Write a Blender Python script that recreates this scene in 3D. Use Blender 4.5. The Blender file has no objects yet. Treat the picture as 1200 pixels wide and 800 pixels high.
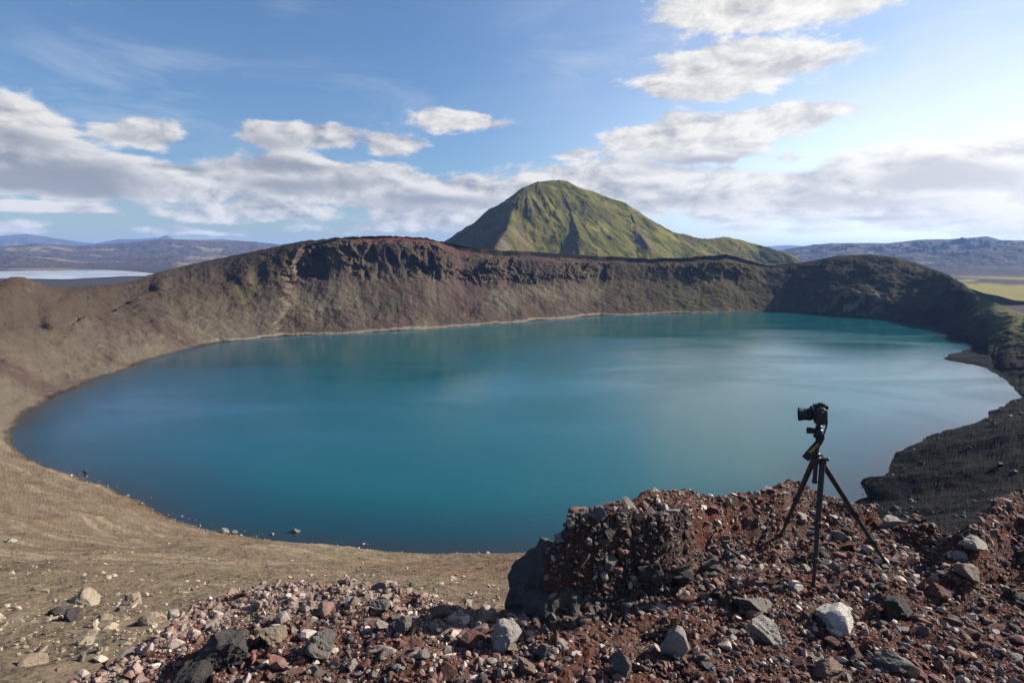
import bpy, bmesh, math, random
import numpy as np
from mathutils import Vector, Matrix, Euler
R = math.radians
rng = np.random.default_rng(7)
random.seed(7)
sc = bpy.context.scene
COL = sc.collection

# ------------------------------------------------------------------ camera, sky, sun, exposure
EYE = 60.0
FPX = 700.0
PITCH = R(8.3)
cam = bpy.data.cameras.new('Camera')
cam.sensor_width = 36.0
cam.lens = 36.0 * FPX / 1200.0
cam.clip_start = 0.05
cam.clip_end = 100000
camo = bpy.data.objects.new('Camera', cam)
COL.objects.link(camo)
camo.location = (0, 0, EYE)
camo.rotation_euler = (R(90) - PITCH, 0, 0)
sc.camera = camo

SUN_AZ, SUN_EL = R(70), R(27)
SKY_STRENGTH = 0.050
sun = bpy.data.lights.new('Sun', 'SUN')
sun.energy = 5.0
sun.angle = R(0.55)
sun.color = (1.0, 0.93, 0.82)
suno = bpy.data.objects.new('Sun', sun)
COL.objects.link(suno)
SUND = Vector((math.sin(SUN_AZ) * math.cos(SUN_EL), math.cos(SUN_AZ) * math.cos(SUN_EL), math.sin(SUN_EL)))
suno.rotation_euler = SUND.to_track_quat('Z', 'Y').to_euler()
suno.location = (200, 50, 300)
sc.view_settings.view_transform = 'Standard'
sc.view_settings.look = 'None'
sc.view_settings.exposure = 1.28
sc.view_settings.gamma = 1.0
sc.view_settings.use_curve_mapping = False
sc.cycles.use_denoising = True
sc.cycles.max_bounces = 5
sc.cycles.diffuse_bounces = 2
sc.cycles.glossy_bounces = 2
sc.cycles.volume_bounces = 0


def pix(x, y):
    """pixel of the 1200x800 frame -> (azimuth, tan of depression)"""
    cx = (np.asarray(x, float) - 600) / FPX
    cy = (np.asarray(y, float) - 400) / FPX
    X = cx
    Y = math.cos(PITCH) - cy * math.sin(PITCH)
    Z = -math.sin(PITCH) - cy * math.cos(PITCH)
    return np.arctan2(X, Y), -Z / np.hypot(X, Y)


def topix(X, Y, Z):
    Zr = Z - EYE
    f = Y * math.cos(PITCH) - Zr * math.sin(PITCH)
    d = -Y * math.sin(PITCH) - Zr * math.cos(PITCH)
    return 600 + FPX * X / f, 400 + FPX * d / f


class Nodes:
    def __init__(s, tree):
        s.t = tree

    def new(s, typ, **kw):
        n = s.t.nodes.new(typ)
        for k, v in kw.items():
            setattr(n, k, v)
        return n

    def put(s, sock, v):
        if isinstance(v, bpy.types.NodeSocket):
            s.t.links.new(v, sock)
        elif v is not None:
            sock.default_value = v

    def math(s, op, a, b=None, c=None, clamp=False):
        n = s.new('ShaderNodeMath', operation=op)
        n.use_clamp = clamp
        for i, v in enumerate((a, b, c)):
            s.put(n.inputs[i], v)
        return n.outputs[0]

    def vec(s, op, a, b=None, c=None):
        n = s.new('ShaderNodeVectorMath', operation=op)
        for i, v in enumerate((a, b, c)):
            s.put(n.inputs[i], v)
        return n.outputs['Value'] if op in ('DOT_PRODUCT', 'LENGTH') else n.outputs[0]

    def mix(s, f, a, b, blend='MIX'):
        n = s.new('ShaderNodeMix', data_type='RGBA', blend_type=blend)
        s.put(n.inputs[0], f)
        s.put(n.inputs[6], a)
        s.put(n.inputs[7], b)
        return n.outputs[2]

    def rng(s, v, a, b, c=0.0, d=1.0, smooth=True):
        n = s.new('ShaderNodeMapRange')
        n.interpolation_type = 'SMOOTHSTEP' if smooth else 'LINEAR'
        s.put(n.inputs[0], v)
        for i, q in enumerate((a, b, c, d)):
            s.put(n.inputs[i + 1], q)
        return n.outputs[0]

    def noise(s, v, scale, detail=4, rough=0.55, dist=0.0):
        n = s.new('ShaderNodeTexNoise')
        s.put(n.inputs['Vector'], v)
        n.inputs['Scale'].default_value = scale
        n.inputs['Detail'].default_value = detail
        n.inputs['Roughness'].default_value = rough
        n.inputs['Distortion'].default_value = dist
        return n.outputs[0]

    def bump(s, h, strength, dist, normal=None):
        n = s.new('ShaderNodeBump')
        s.put(n.inputs['Strength'], strength)
        n.inputs['Distance'].default_value = dist
        s.put(n.inputs['Height'], h)
        if normal is not None:
            s.put(n.inputs['Normal'], normal)
        return n.outputs[0]


# ---- world: Nishita sky with procedural clouds by direction
w = bpy.data.worlds.new('World')
sc.world = w
w.use_nodes = True
W = Nodes(w.node_tree)
bg = w.node_tree.nodes['Background']
bg.inputs[1].default_value = SKY_STRENGTH
sky = W.new('ShaderNodeTexSky')
sky.sky_type = 'NISHITA'
sky.sun_disc = False
sky.sun_elevation = SUN_EL
sky.sun_rotation = SUN_AZ
sky.altitude = 600
sky.air_density = 1.25
sky.dust_density = 0.9
sky.ozone_density = 3.0
tc = W.new('ShaderNodeTexCoord')
dirv = W.vec('NORMALIZE', tc.outputs['Generated'])
sp = W.new('ShaderNodeSeparateXYZ')
W.put(sp.inputs[0], dirv)
az = W.math('ARCTAN2', sp.outputs[0], sp.outputs[1])
el = W.math('ARCSINE', sp.outputs[2])
ae = W.new('ShaderNodeCombineXYZ')
W.put(ae.inputs[0], az)
W.put(ae.inputs[1], el)
strv = W.vec('MULTIPLY', dirv, (1.0, 1.0, 2.3))
warp = W.noise(W.vec('MULTIPLY', strv, (7.0, 7.0, 9.0)), 1.0, 3, 0.5)
warp2 = W.noise(W.vec('MULTIPLY_ADD', strv, (7.0, 7.0, 9.0), (9.1, 3.3, 1.7)), 1.0, 3, 0.5)
wv = W.new('ShaderNodeCombineXYZ')
W.put(wv.inputs[0], W.math('MULTIPLY_ADD', warp, 0.07, -0.035))
W.put(wv.inputs[1], W.math('MULTIPLY_ADD', warp2, 0.05, -0.025))
aew = W.vec('ADD', ae.outputs[0], wv.outputs[0])


def blob(x, y, wx, wy, amp):
    a, T = pix(x, y)
    e = -math.atan(T)
    wa = wx / FPX * math.cos(a) ** 1.5
    we = wy / FPX
    q = W.vec('MULTIPLY_ADD', aew, (1 / wa, 1 / we, 0), (-a / wa, -e / we, 0))
    q = W.vec('DOT_PRODUCT', q, q)
    return W.math('MULTIPLY', W.math('EXPONENT', W.math('MULTIPLY', q, -1.0)), amp)


def blobs(lst):
    out = None
    for b in lst:
        v = blob(*b)
        out = v if out is None else W.math('SMOOTH_MAX', out, v, 0.12)
    return out


cov = blobs([
    (925, 0, 138, 30, 1.05), (865, 84, 108, 26, 1.1), (885, 144, 120, 16, 1.05), (800, 170, 100, 22, 1.05),
    (672, 178, 34, 10, 0.75), (925, 180, 30, 9, 0.55), (1120, 202, 170, 30, 1.1), (920, 228, 210, 30, 1.0),
    (720, 222, 150, 34, 1.0), (1090, 254, 170, 14, 0.7), (900, 268, 240, 12, 0.5), (1350, 225, 200, 50, 1.0),
    (10, 160, 95, 34, 1.0), (150, 156, 58, 17, 0.9), (50, 205, 140, 24, 1.0), (215, 212, 150, 20, 1.0),
    (390, 212, 150, 28, 1.05), (345, 160, 90, 16, 0.85), (452, 168, 44, 14, 0.8), (540, 144, 54, 18, 0.85),
    (530, 236, 130, 28, 1.0), (310, 246, 150, 12, 0.7), (70, 243, 90, 9, 0.7), (500, 266, 220, 12, 0.6),
    (10, 268, 80, 7, 0.6), (220, 270, 120, 7, 0.5), (-250, 180, 180, 60, 1.0), (-250, 20, 180, 40, 0.8), (1500, 60, 250, 60, 0.8)])
dark = blobs([
    (1120, 203, 90, 11, 1.0), (825, 190, 80, 10, 0.75), (1010, 236, 120, 10, 0.5), (800, 240, 120, 9, 0.45),
    (1020, 258, 60, 5, 0.6), (40, 208, 130, 16, 0.9), (330, 196, 90, 9, 0.7), (370, 218, 110, 12, 0.6), (20, 170, 80, 12, 0.5),
    (150, 162, 50, 8, 0.5), (500, 240, 120, 10, 0.6), (310, 168, 70, 9, 0.45), (860, 100, 60, 8, 0.2)])
nv = W.vec('MULTIPLY', strv, (9.0, 9.0, 9.0))
N1 = W.noise(nv, 1.0, 10, 0.63, 0.2)
ca, sa = math.cos(0.5), math.sin(0.5)
N2 = W.noise(W.vec('ADD', nv, (0.16, 0.03, 0.17)), 1.0, 5, 0.58, 0.25)
dens = W.rng(W.math('MULTIPLY_ADD', W.math('SUBTRACT', N1, 0.5), 1.30, cov), 0.30, 0.54)
dens = W.math('MULTIPLY', dens, W.rng(sp.outputs[2], -0.01, 0.03))
dens = W.math('MULTIPLY', dens, 0.96)
lit = W.math('MULTIPLY_ADD', W.math('SUBTRACT', N1, N2), 4.2, 0.66, clamp=True)
thick = W.math('MULTIPLY', W.rng(W.math('MULTIPLY_ADD', W.math('SUBTRACT', N1, 0.5), 0.9, dark), 0.10, 0.75), 0.95)
litd = W.math('MULTIPLY', lit, W.math('SUBTRACT', 1.0, thick), clamp=True)
# brighter towards the sun
sd = W.vec('DOT_PRODUCT', dirv, tuple(SUND))
glow = W.math('POWER', W.math('MAXIMUM', sd, 0.0), 3.0)
CL_LIT = (8.3, 8.1, 7.7, 1)
CL_DARK = (3.0, 3.2, 3.6, 1)
ccol = W.mix(litd, CL_DARK, CL_LIT)
ccol = W.mix(1.0, ccol, W.vec('ADD', (0.86, 0.86, 0.86), W.vec('MULTIPLY', W.vec('SCALE', (1, 1, 1)), (0, 0, 0))), 'MULTIPLY')
ccol = W.mix(W.math('MULTIPLY', glow, 0.60, clamp=True), ccol, (13.0, 12.6, 11.8, 1))
# thin high cirrus veils
cirv = W.vec('MULTIPLY', W.vec('ADD', dirv, wv.outputs[0]), (2.2, 2.0, 9.0))
cir = W.noise(cirv, 1.6, 7, 0.62, 0.6)
cirm = blobs([(1090, 110, 200, 80, 1.0), (210, 110, 170, 45, 0.7), (350, 12, 40, 16, 0.7), (720, 60, 120, 50, 0.5), (450, 110, 120, 40, 0.35)])
cird = W.math('MULTIPLY', W.math('MULTIPLY', W.rng(cir, 0.42, 0.78), cirm), 0.62, clamp=True)
skyc = W.mix(1.0, sky.outputs[0], (0.70, 0.85, 1.05, 1), 'MULTIPLY')
skyc = W.mix(W.math('MULTIPLY', W.rng(sd, 0.26, 1.05, 0, 0.78), W.rng(sp.outputs[2], 0.04, 0.32, 1.0, 0.26)), skyc, (14.5, 14.8, 14.6, 1))
skyc = W.mix(cird, skyc, (7.2, 7.4, 7.6, 1))
W.put(bg.inputs[0], W.mix(dens, skyc, ccol))

# ------------------------------------------------------------------ helpers
PERM = rng.permutation(4096).astype(np.int64)
PERM2 = np.concatenate([PERM, PERM])
GA = rng.uniform(0, 2 * np.pi, 4096)
GX, GY = np.cos(GA), np.sin(GA)


def perlin(x, y, seed=0):
    x = np.asarray(x, float) + seed * 17.31
    y = np.asarray(y, float) + seed * 9.77
    xi = np.floor(x).astype(np.int64)
    yi = np.floor(y).astype(np.int64)
    xf, yf = x - xi, y - yi
    u = xf * xf * xf * (xf * (xf * 6 - 15) + 10)
    v = yf * yf * yf * (yf * (yf * 6 - 15) + 10)

    def g(ix, iy, dx, dy):
        h = PERM2[(PERM2[ix & 4095] + (iy & 4095))]
        return GX[h] * dx + GY[h] * dy
    a = g(xi, yi, xf, yf)
    b = g(xi + 1, yi, xf - 1, yf)
    c = g(xi, yi + 1, xf, yf - 1)
    d = g(xi + 1, yi + 1, xf - 1, yf - 1)
    return 1.5 * ((a + u * (b - a)) + v * ((c + u * (d - c)) - (a + u * (b - a))))


def fbm(x, y, oct=4, seed=0, gain=0.5, lac=2.03):
    s, amp = 0, 1.0
    for i in range(oct):
        s = s + amp * perlin(x, y, seed + i * 3)
        x, y = x * lac, y * lac
        amp *= gain
    return s


def ridged(x, y, oct=4, seed=0, gain=0.5):
    s, amp = 0, 1.0
    for i in range(oct):
        s = s + amp * (1 - np.abs(perlin(x, y, seed + i * 5)) * 1.6)
        x, y = x * 2.1, y * 2.1
        amp *= gain
    return s / 1.9


def sst(x, a, b):
    t = np.clip((x - a) / (b - a), 0, 1)
    return t * t * (3 - 2 * t)


def lerp(a, b, t):
    return a + (b - a) * t


def cmix(c, new, f):
    return c + (np.asarray(new, float) - c) * np.asarray(f)[..., None]


def mesh_from(name, verts, quads=None, tris=None, col=None, mat=None, smooth=True):
    me = bpy.data.meshes.new(name)
    me.vertices.add(len(verts))
    me.vertices.foreach_set('co', np.ascontiguousarray(verts, np.float32).ravel())
    idx, tot = [], []
    if quads is not None and len(quads):
        idx.append(np.asarray(quads).ravel())
        tot.append(np.full(len(quads), 4))
    if tris is not None and len(tris):
        idx.append(np.asarray(tris).ravel())
        tot.append(np.full(len(tris), 3))
    idx = np.concatenate(idx).astype(np.int32)
    tot = np.concatenate(tot).astype(np.int32)
    st = np.concatenate([[0], np.cumsum(tot)[:-1]]).astype(np.int32)
    me.loops.add(len(idx))
    me.loops.foreach_set('vertex_index', idx)
    me.polygons.add(len(tot))
    me.polygons.foreach_set('loop_start', st)
    me.polygons.foreach_set('loop_total', tot)
    me.polygons.foreach_set('use_smooth', np.full(len(tot), smooth, bool))
    if col is not None:
        a = me.attributes.new('Col', 'FLOAT_COLOR', 'POINT')
        c = np.ones((len(verts), 4), np.float32)
        c[:, :3] = np.clip(col, 0.002, 1)
        a.data.foreach_set('color', c.ravel())
    me.update(calc_edges=True)
    if mat:
        me.materials.append(mat)
    return me


def link(name, me, parent=None):
    o = bpy.data.objects.new(name, me)
    COL.objects.link(o)
    if parent:
        o.parent = parent
    return o


def tag(o, label=None, cat=None, group=None, kind=None):
    for k, v in (('label', label), ('category', cat), ('group', group), ('kind', kind)):
        if v:
            o[k] = v
    return o


def grid_mesh(name, X, Y, Z, col, mat, smooth=True):
    n, m = X.shape
    v = np.stack([X, Y, Z], -1).reshape(-1, 3)
    i = np.arange(n * m).reshape(n, m)
    q = np.stack([i[:-1, :-1], i[:-1, 1:], i[1:, 1:], i[1:, :-1]], -1).reshape(-1, 4)
    return mesh_from(name, v, q, None, None if col is None else col.reshape(-1, 3), mat, smooth)


def curve(pts):
    """pixel polyline -> functions of azimuth giving tan(depression)"""
    p = np.array(pts, float)
    a, T = pix(p[:, 0], p[:, 1])
    o = np.argsort(a)
    return a[o], T[o]


def ev(cv, th, sm=0.0):
    a, T = cv
    if sm == 0:
        return np.interp(th, a, T)
    k = np.linspace(-2, 2, 9)
    wt = np.exp(-k * k)
    wt /= wt.sum()
    return sum(wi * np.interp(th + ki * sm, a, T) for wi, ki in zip(wt, k))


def xs_curve(pts):
    """values given at pixel columns -> value as function of azimuth (taken at the horizon row)"""
    p = np.array(pts, float)
    a, _ = pix(p[:, 0], np.full(len(p), 400.0))
    return a, p[:, 1]


# ------------------------------------------------------------------ materials
def new_mat(name):
    m = bpy.data.materials.new(name)
    m.use_nodes = True
    N = Nodes(m.node_tree)
    b = m.node_tree.nodes['Principled BSDF']
    return m, N, b


def ground_mat(name, scales, bump_d, contrast=0.35, bstr=0.6, rough=0.95):
    m, N, b = new_mat(name)
    at = N.new('ShaderNodeAttribute', attribute_name='Col')
    tco = N.new('ShaderNodeTexCoord')
    o = tco.outputs['Object']
    f = None
    h = None
    for s in scales:
        n = N.noise(o, s, 6, 0.65)
        f = n if f is None else N.math('ADD', f, n)
        hh = N.math('MULTIPLY', n, bump_d / s)
        h = hh if h is None else N.math('ADD', h, hh)
    f = N.math('MULTIPLY', f, 1.0 / len(scales))
    v = N.rng(f, 0.28, 0.72, 1 - contrast, 1 + contrast, False)
    cc = N.new('ShaderNodeCombineColor')
    for i in range(3):
        N.put(cc.inputs[i], v)
    N.put(b.inputs['Base Color'], N.mix(1.0, at.outputs['Color'], cc.outputs[0], 'MULTIPLY'))
    b.inputs['Roughness'].default_value = rough
    b.inputs['Specular IOR Level'].default_value = 0.02
    N.put(b.inputs['Normal'], N.bump(h, bstr, 1.0))
    return m


M_TERR = ground_mat('crater_soil', (0.09, 0.55, 3.2), 0.30, 0.34, 0.62)
M_FAR = ground_mat('far_hill_soil', (0.004, 0.02, 0.09), 0.30, 0.35, 0.8)
M_MOSS = ground_mat('moss_slope', (0.03, 0.16, 0.7), 0.28, 0.40, 0.75)
M_SCORIA = ground_mat('red_scoria', (7.0, 38.0, 150.0), 0.5, 0.5, 1.0)


def stone_mat(name, per_object=False):
    m, N, b = new_mat(name)
    tco = N.new('ShaderNodeTexCoord')
    o = tco.outputs['Object']
    if per_object:
        oi = N.new('ShaderNodeObjectInfo')
        base = oi.outputs['Color']
        vscale = 1.0
        off = N.vec('ADD', o, N.vec('SCALE', oi.outputs['Location']))
        n1 = N.noise(o, 2.2, 6, 0.65)
        n2 = N.noise(o, 11.0, 6, 0.7)
        n3 = N.noise(o, 34.0, 3, 0.7)
        bd = 0.045
    else:
        base = N.new('ShaderNodeAttribute', attribute_name='Col').outputs['Color']
        n1 = N.noise(o, 22.0, 4, 0.65)
        n2 = N.noise(o, 90.0, 5, 0.7)
        n3 = N.noise(o, 260.0, 3, 0.7)
        bd = 0.004
    f = N.math('MULTIPLY', N.math('ADD', n1, n2), 0.5)
    v = N.rng(f, 0.3, 0.7, 0.55, 1.4, False)
    cc = N.new('ShaderNodeCombineColor')
    for i in range(3):
        N.put(cc.inputs[i], v)
    c = N.mix(1.0, base, cc.outputs[0], 'MULTIPLY')
    # rusty dust in patches, pale lichen flecks
    c = N.mix(N.rng(n1, 0.52, 0.70, 0, 0.45), c, (0.16, 0.075, 0.05, 1))
    c = N.mix(N.rng(n3, 0.62, 0.74, 0, 0.35), c, (0.42, 0.38, 0.33, 1))
    N.put(b.inputs['Base Color'], c)
    b.inputs['Roughness'].default_value = 0.88
    b.inputs['Specular IOR Level'].default_value = 0.25
    h = N.math('ADD', N.math('MULTIPLY', n1, 1.0), N.math('ADD', N.math('MULTIPLY', n2, 0.5), N.math('MULTIPLY', n3, 0.22)))
    N.put(b.inputs['Normal'], N.bump(h, 0.9, bd))
    return m


M_GRAVEL = stone_mat('loose_stone')
M_ROCK = stone_mat('rock_stone', True)


def far_stone_mat():
    m, N, b = new_mat('slope_stone')
    base = N.new('ShaderNodeAttribute', attribute_name='Col').outputs['Color']
    o = N.new('ShaderNodeTexCoord').outputs['Object']
    n = N.noise(o, 4.0, 5, 0.7)
    v = N.rng(n, 0.3, 0.7, 0.7, 1.3, False)
    cc = N.new('ShaderNodeCombineColor')
    for i in range(3):
        N.put(cc.inputs[i], v)
    N.put(b.inputs['Base Color'], N.mix(1.0, base, cc.outputs[0], 'MULTIPLY'))
    b.inputs['Roughness'].default_value = 0.9
    N.put(b.inputs['Normal'], N.bump(n, 0.7, 0.06))
    return m


M_FSTONE = far_stone_mat()

# ------------------------------------------------------------------ the crater: control curves read off the photograph
NEAR = curve([(12, 506), (16, 520), (30, 534), (60, 549), (130, 572), (180, 597), (250, 620), (330, 635), (420, 643), (500, 648),
              (570, 649), (640, 648), (760, 636), (880, 612), (960, 588), (1010, 563), (1045, 556), (1052, 540), (1060, 524),
              (1085, 511), (1130, 498), (1160, 486), (1190, 466), (1194, 461)])
FARS = curve([(12, 506), (25, 487), (60, 465), (110, 445), (165, 425), (215, 410), (260, 401), (330, 394), (400, 391), (460, 388),
              (530, 383), (600, 378), (700, 370), (800, 367), (900, 365), (960, 368), (1020, 373), (1060, 377), (1098, 382),
              (1120, 393), (1146, 412), (1162, 436), (1180, 446), (1194, 461)])
POLY_PX = [(12, 506), (25, 487), (60, 465), (110, 445), (165, 425), (215, 410), (260, 401), (330, 394), (400, 391), (460, 388),
           (530, 383), (600, 378), (700, 370), (800, 367), (900, 365), (960, 368), (1020, 373), (1060, 377), (1100, 382.5),
           (1113, 388), (1095, 393.5), (1098, 395.5), (1136, 401.5), (1140, 405), (1131, 410), (1104, 419.5), (1120, 424), (1146, 428), (1165, 438), (1180, 447),
           (1193, 459), (1188, 466), (1160, 484), (1132, 498), (1108, 504), (1082, 512), (1062, 524), (1050, 532), (1046, 544), (1038, 557), (1003, 562),
           (1015, 571), (1020, 590), (960, 606), (880, 622), (760, 640), (640, 648), (570, 649), (500, 648), (420, 643), (330, 635), (250, 620), (180, 597), (130, 572), (60, 549),
           (30, 534), (16, 520)]
RIM = curve([(-700, 300), (-300, 312), (0, 337), (40, 336), (65, 337), (100, 336), (150, 331), (175, 322), (200, 315), (240, 306), (300, 294), (350, 283), (400, 278),
             (450, 276), (500, 279), (515, 282), (540, 288), (580, 293), (640, 296), (700, 300), (760, 303), (800, 302), (850, 298), (875, 304),
             (900, 310), (920, 311), (950, 306), (980, 300), (1020, 298), (1050, 301), (1080, 310), (1110, 321), (1130, 333), (1150, 349), (1200, 368), (1350, 372), (1600, 340)])
WID = xs_curve([(-600, 200), (0, 170), (100, 165), (200, 150), (300, 135), (400, 115), (500, 108), (600, 108), (700, 104), (800, 98), (900, 92), (940, 100), (1020, 135), (1080, 140), (1120, 120), (1160, 150), (1200, 180), (1500, 180)])
CLF = xs_curve([(-600, 0), (300, 0), (345, 0.75), (400, 1), (860, 1), (900, 0.35), (915, 0.0), (1500, 0)])

# azimuth columns: dense inside the frame, coarse behind the camera
d_in = np.linspace(R(-46), R(46), 1700)
d_out = np.concatenate([np.linspace(R(46), R(180), 90)[1:]])
TH = np.concatenate([-d_out[::-1], d_in, d_out])
back = sst(np.abs(TH), R(60), R(110))

aL, aR = pix(12, 506)[0], pix(1194, 461)[0]
Tn = np.interp(np.clip(TH, aL, aR), *NEAR)
Tf = np.interp(np.clip(TH, aL, aR), *FARS)
r_near, r_far = EYE / Tn, EYE / Tf
r_near = r_near - 1.0
_k = np.exp(-0.5 * (np.arange(-60, 61) / 22.0) ** 2)
r_near = np.convolve(np.pad(r_near, 60, mode='edge'), _k / _k.sum(), 'valid')
r_far = np.convolve(np.pad(r_far, 60, mode='edge'), _k / _k.sum(), 'valid')
r_far = np.maximum(r_far, r_near + 0.5)
r_near = lerp(r_near, 260, back)
r_far = lerp(r_far, 270, back)
wid = ev(WID, TH, R(1.0))
r_rim = r_far + wid
Tr = ev(RIM, TH, R(0.12))
z_rim = EYE - r_rim * Tr
z_rim = lerp(z_rim, -10.5, back)
clf = ev(CLF, TH, R(0.5))


def pxcol(th):
    return 600 + FPX * np.tan(th) * 0.985


PX = pxcol(TH)
# lake polygon and its signed distance field
pp = np.array(POLY_PX, float)
pa, pT = pix(pp[:, 0], pp[:, 1])
pr = EYE / pT
LAKE = np.stack([pr * np.sin(pa), pr * np.cos(pa)], -1)
# round the long reaches a little
dense = []
for i in range(len(LAKE)):
    p0, p1, p2, p3 = (LAKE[(i + k) % len(LAKE)] for k in (-1, 0, 1, 2))
    for t in (0, 0.34, 0.67):
        dense.append(lerp(p1, p2, t))
LAKE_D = np.array(dense)
GX0, GX1, GY0, GY1, GS = -460., 600., -120., 760., 1.6
gx, gy = np.meshgrid(np.arange(GX0, GX1, GS), np.arange(GY0, GY1, GS))
dist = np.full(gx.shape, 1e9)
ins = np.zeros(gx.shape, bool)
for i in range(len(LAKE)):
    a, b = LAKE[i], LAKE[(i + 1) % len(LAKE)]
    ab = b - a
    t = np.clip(((gx - a[0]) * ab[0] + (gy - a[1]) * ab[1]) / (ab @ ab), 0, 1)
    dist = np.minimum(dist, np.hypot(gx - a[0] - t * ab[0], gy - a[1] - t * ab[1]))
    c = ((a[1] > gy) != (b[1] > gy)) & (gx < (b[0] - a[0]) * (gy - a[1]) / (b[1] - a[1] + 1e-12) + a[0])
    ins ^= c
SDF = np.where(ins, -dist, dist)


def sdf(x, y):
    fx = np.clip((x - GX0) / GS, 0, SDF.shape[1] - 1.001)
    fy = np.clip((y - GY0) / GS, 0, SDF.shape[0] - 1.001)
    ix, iy = fx.astype(int), fy.astype(int)
    fx, fy = fx - ix, fy - iy
    v = (SDF[iy, ix] * (1 - fx) + SDF[iy, ix + 1] * fx) * (1 - fy) + (SDF[iy + 1, ix] * (1 - fx) + SDF[iy + 1, ix + 1] * fx) * fy
    wob = 1.0 * fbm(x / 9, y / 9, 4, 31) + 1.6 * perlin(x / 31, y / 31, 41)
    return v + wob * np.clip(np.hypot(x, y) / 250, 0.35, 1.3)


# ---- rows
nA, nB, nC, nD = 330, 110, 330, 110
R0 = 5.0
uA = np.linspace(0, 1, nA, endpoint=False)
uB = np.linspace(0, 1, nB, endpoint=False)
uC = np.linspace(0, 1, nC, endpoint=False)
uD = np.linspace(0, 1, nD)
RFAR = 20000.
rA = R0 * (r_near[None] / R0) ** uA[:, None]
rB = r_near[None] + (r_far - r_near)[None] * uB[:, None]
rC = r_far[None] + (r_rim - r_far)[None] * uC[:, None]
rD = r_rim[None] + 3.0 * ((RFAR / 3.0) ** uD[:, None] - 1)
Rr = np.concatenate([rA, rB, rC, rD], 0)
TH2 = np.broadcast_to(TH, Rr.shape)
PX2 = np.broadcast_to(PX, Rr.shape)
# base heights: the near bank rises with the distance from the water
DB = np.clip(sdf(r_near * np.sin(TH), r_near * np.cos(TH)), 0, None)
zval = lerp(0.40 * DB * ((TH < aL) | (TH > aR)), -10.0, back)
DA = np.clip(sdf(rA * np.sin(TH), rA * np.cos(TH)), 0, None)
D5 = np.maximum(DA[0:1], 60)
steep = (EYE - 5.0) / D5
slope = lerp(steep, lerp(0.42, 0.46, sst(TH, -0.3, 0.5))[None], sst(rA, 25, 170))
zA = slope * DA
zA = lerp(zA, np.minimum(EYE - 5 - 0.12 * (rA - R0), zA * 0 + 60), back[None])
zA = lerp(zA, np.broadcast_to(zval[None], zA.shape), back[None] * sst(rA, 120, 255))
DBB = np.clip(sdf(rB * np.sin(TH), rB * np.cos(TH)), 0, None)
zB = lerp(lerp(0.42, 0.46, sst(TH, -0.3, 0.5))[None], 0.14, sst(uB, 0.3, 0.6)[:, None]) * DBB
zB = lerp(zB, zval[None], np.maximum(back[None], ((TH < aL) | (TH > aR))[None] * 1.0))
t = uC[:, None]
zf_smooth = t ** 1.08 * (1 - 0.0) + 0.10 * np.sin(np.pi * t) * t
cliff_pos = 0.60 + 0.07 * fbm(TH * 11, TH * 0 + 3.3, 2, 5)
tb, tt = cliff_pos[None], cliff_pos[None] + 0.16
zf_c = np.where(t < tb, 0.60 * (t / tb) ** 1.05, np.where(t < tt, 0.60 + 0.30 * (t - tb) / 0.16, 0.90 + 0.10 * np.clip((t - tt) / (1 - tt), 0, 1) ** 0.8))
cap = sst(PX, 515, 545)[None]
zf_c = lerp(zf_c, np.where(t < 0.945, zf_c * 0.935, 0.935 + 0.065 * sst(t, 0.945, 0.958)), cap)
zf = lerp(zf_smooth, zf_c, clf[None])
# the right hill: steep and convex
hill = sst(PX, 905, 960) * (1 - sst(PX, 1110, 1150))
zf = lerp(zf, np.sin(t * np.pi / 2) ** 1.12 * 0.5 + t * 0.5, hill[None])
DF = np.clip(sdf(r_far * np.sin(TH), r_far * np.cos(TH)), 0, None)
zvc = lerp(np.maximum(zval, 0.14 * DF), zval, back)
zC = zvc[None] + (z_rim - zvc)[None] * zf
q = rD - r_rim[None]
plat = (sst(PX, 490, 530) * (1 - sst(PX, 880, 930)))[None]
PLAIN = -12.0
drop = PLAIN + (z_rim[None] - PLAIN) * np.exp(-(q / 160.0) ** 1.25)
flat = z_rim[None] - 1.5 * (1 - np.exp(-q / 6)) - 0.006 * q
flat = lerp(flat, PLAIN, sst(q, 550, 900))
zD = lerp(drop, flat, plat)
Zb = np.concatenate([zA, zB, zC, zD], 0)
seg = np.concatenate([np.full(nA, 0), np.full(nB, 1), np.full(nC, 2), np.full(nD, 3)])[:, None] + np.zeros(Rr.shape, int)
tC = np.zeros(Rr.shape)
tC[nA + nB:nA + nB + nC] = t
tC[nA + nB + nC:] = 1.0

# ---- wall relief (moves the wall in and out)
S = TH2 * 560.0                                                     # metres along the wall
wallm = (seg == 2) * clf[None]
amp = sst(tC - 0.5 * (cliff_pos[None] - 0.6), 0.46, 0.58) * (1 - sst(tC, 0.80, 0.92)) * wallm * (0.15 + 1.0 * sst(fbm(S / 60, tC * 2.2, 3, 2), -0.35, 0.45))
butt = ridged(S / 34 + 0.5 * fbm(S / 50, Zb / 30, 2, 6), Zb / 38, 4, 3) - 0.55
butt2 = ridged(S / 12 + 0.8 * fbm(S / 30, Zb / 20, 3, 8), Zb / 13, 4, 13) - 0.55
butt3 = ridged(S / 5 + fbm(S / 9, Zb / 6, 2, 4), Zb / 5, 3, 19) - 0.5
dr = -amp * (7.5 * butt + 8.5 * butt2 + 3.6 * butt3)
# dark notches between the buttresses
notch = sst(fbm(S / 26, Zb / 60, 3, 23), 0.35, 0.6) * sst(tC, 0.46, 0.60) * (1 - sst(tC, 0.74, 0.86)) * wallm
dr += 6.0 * notch
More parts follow.
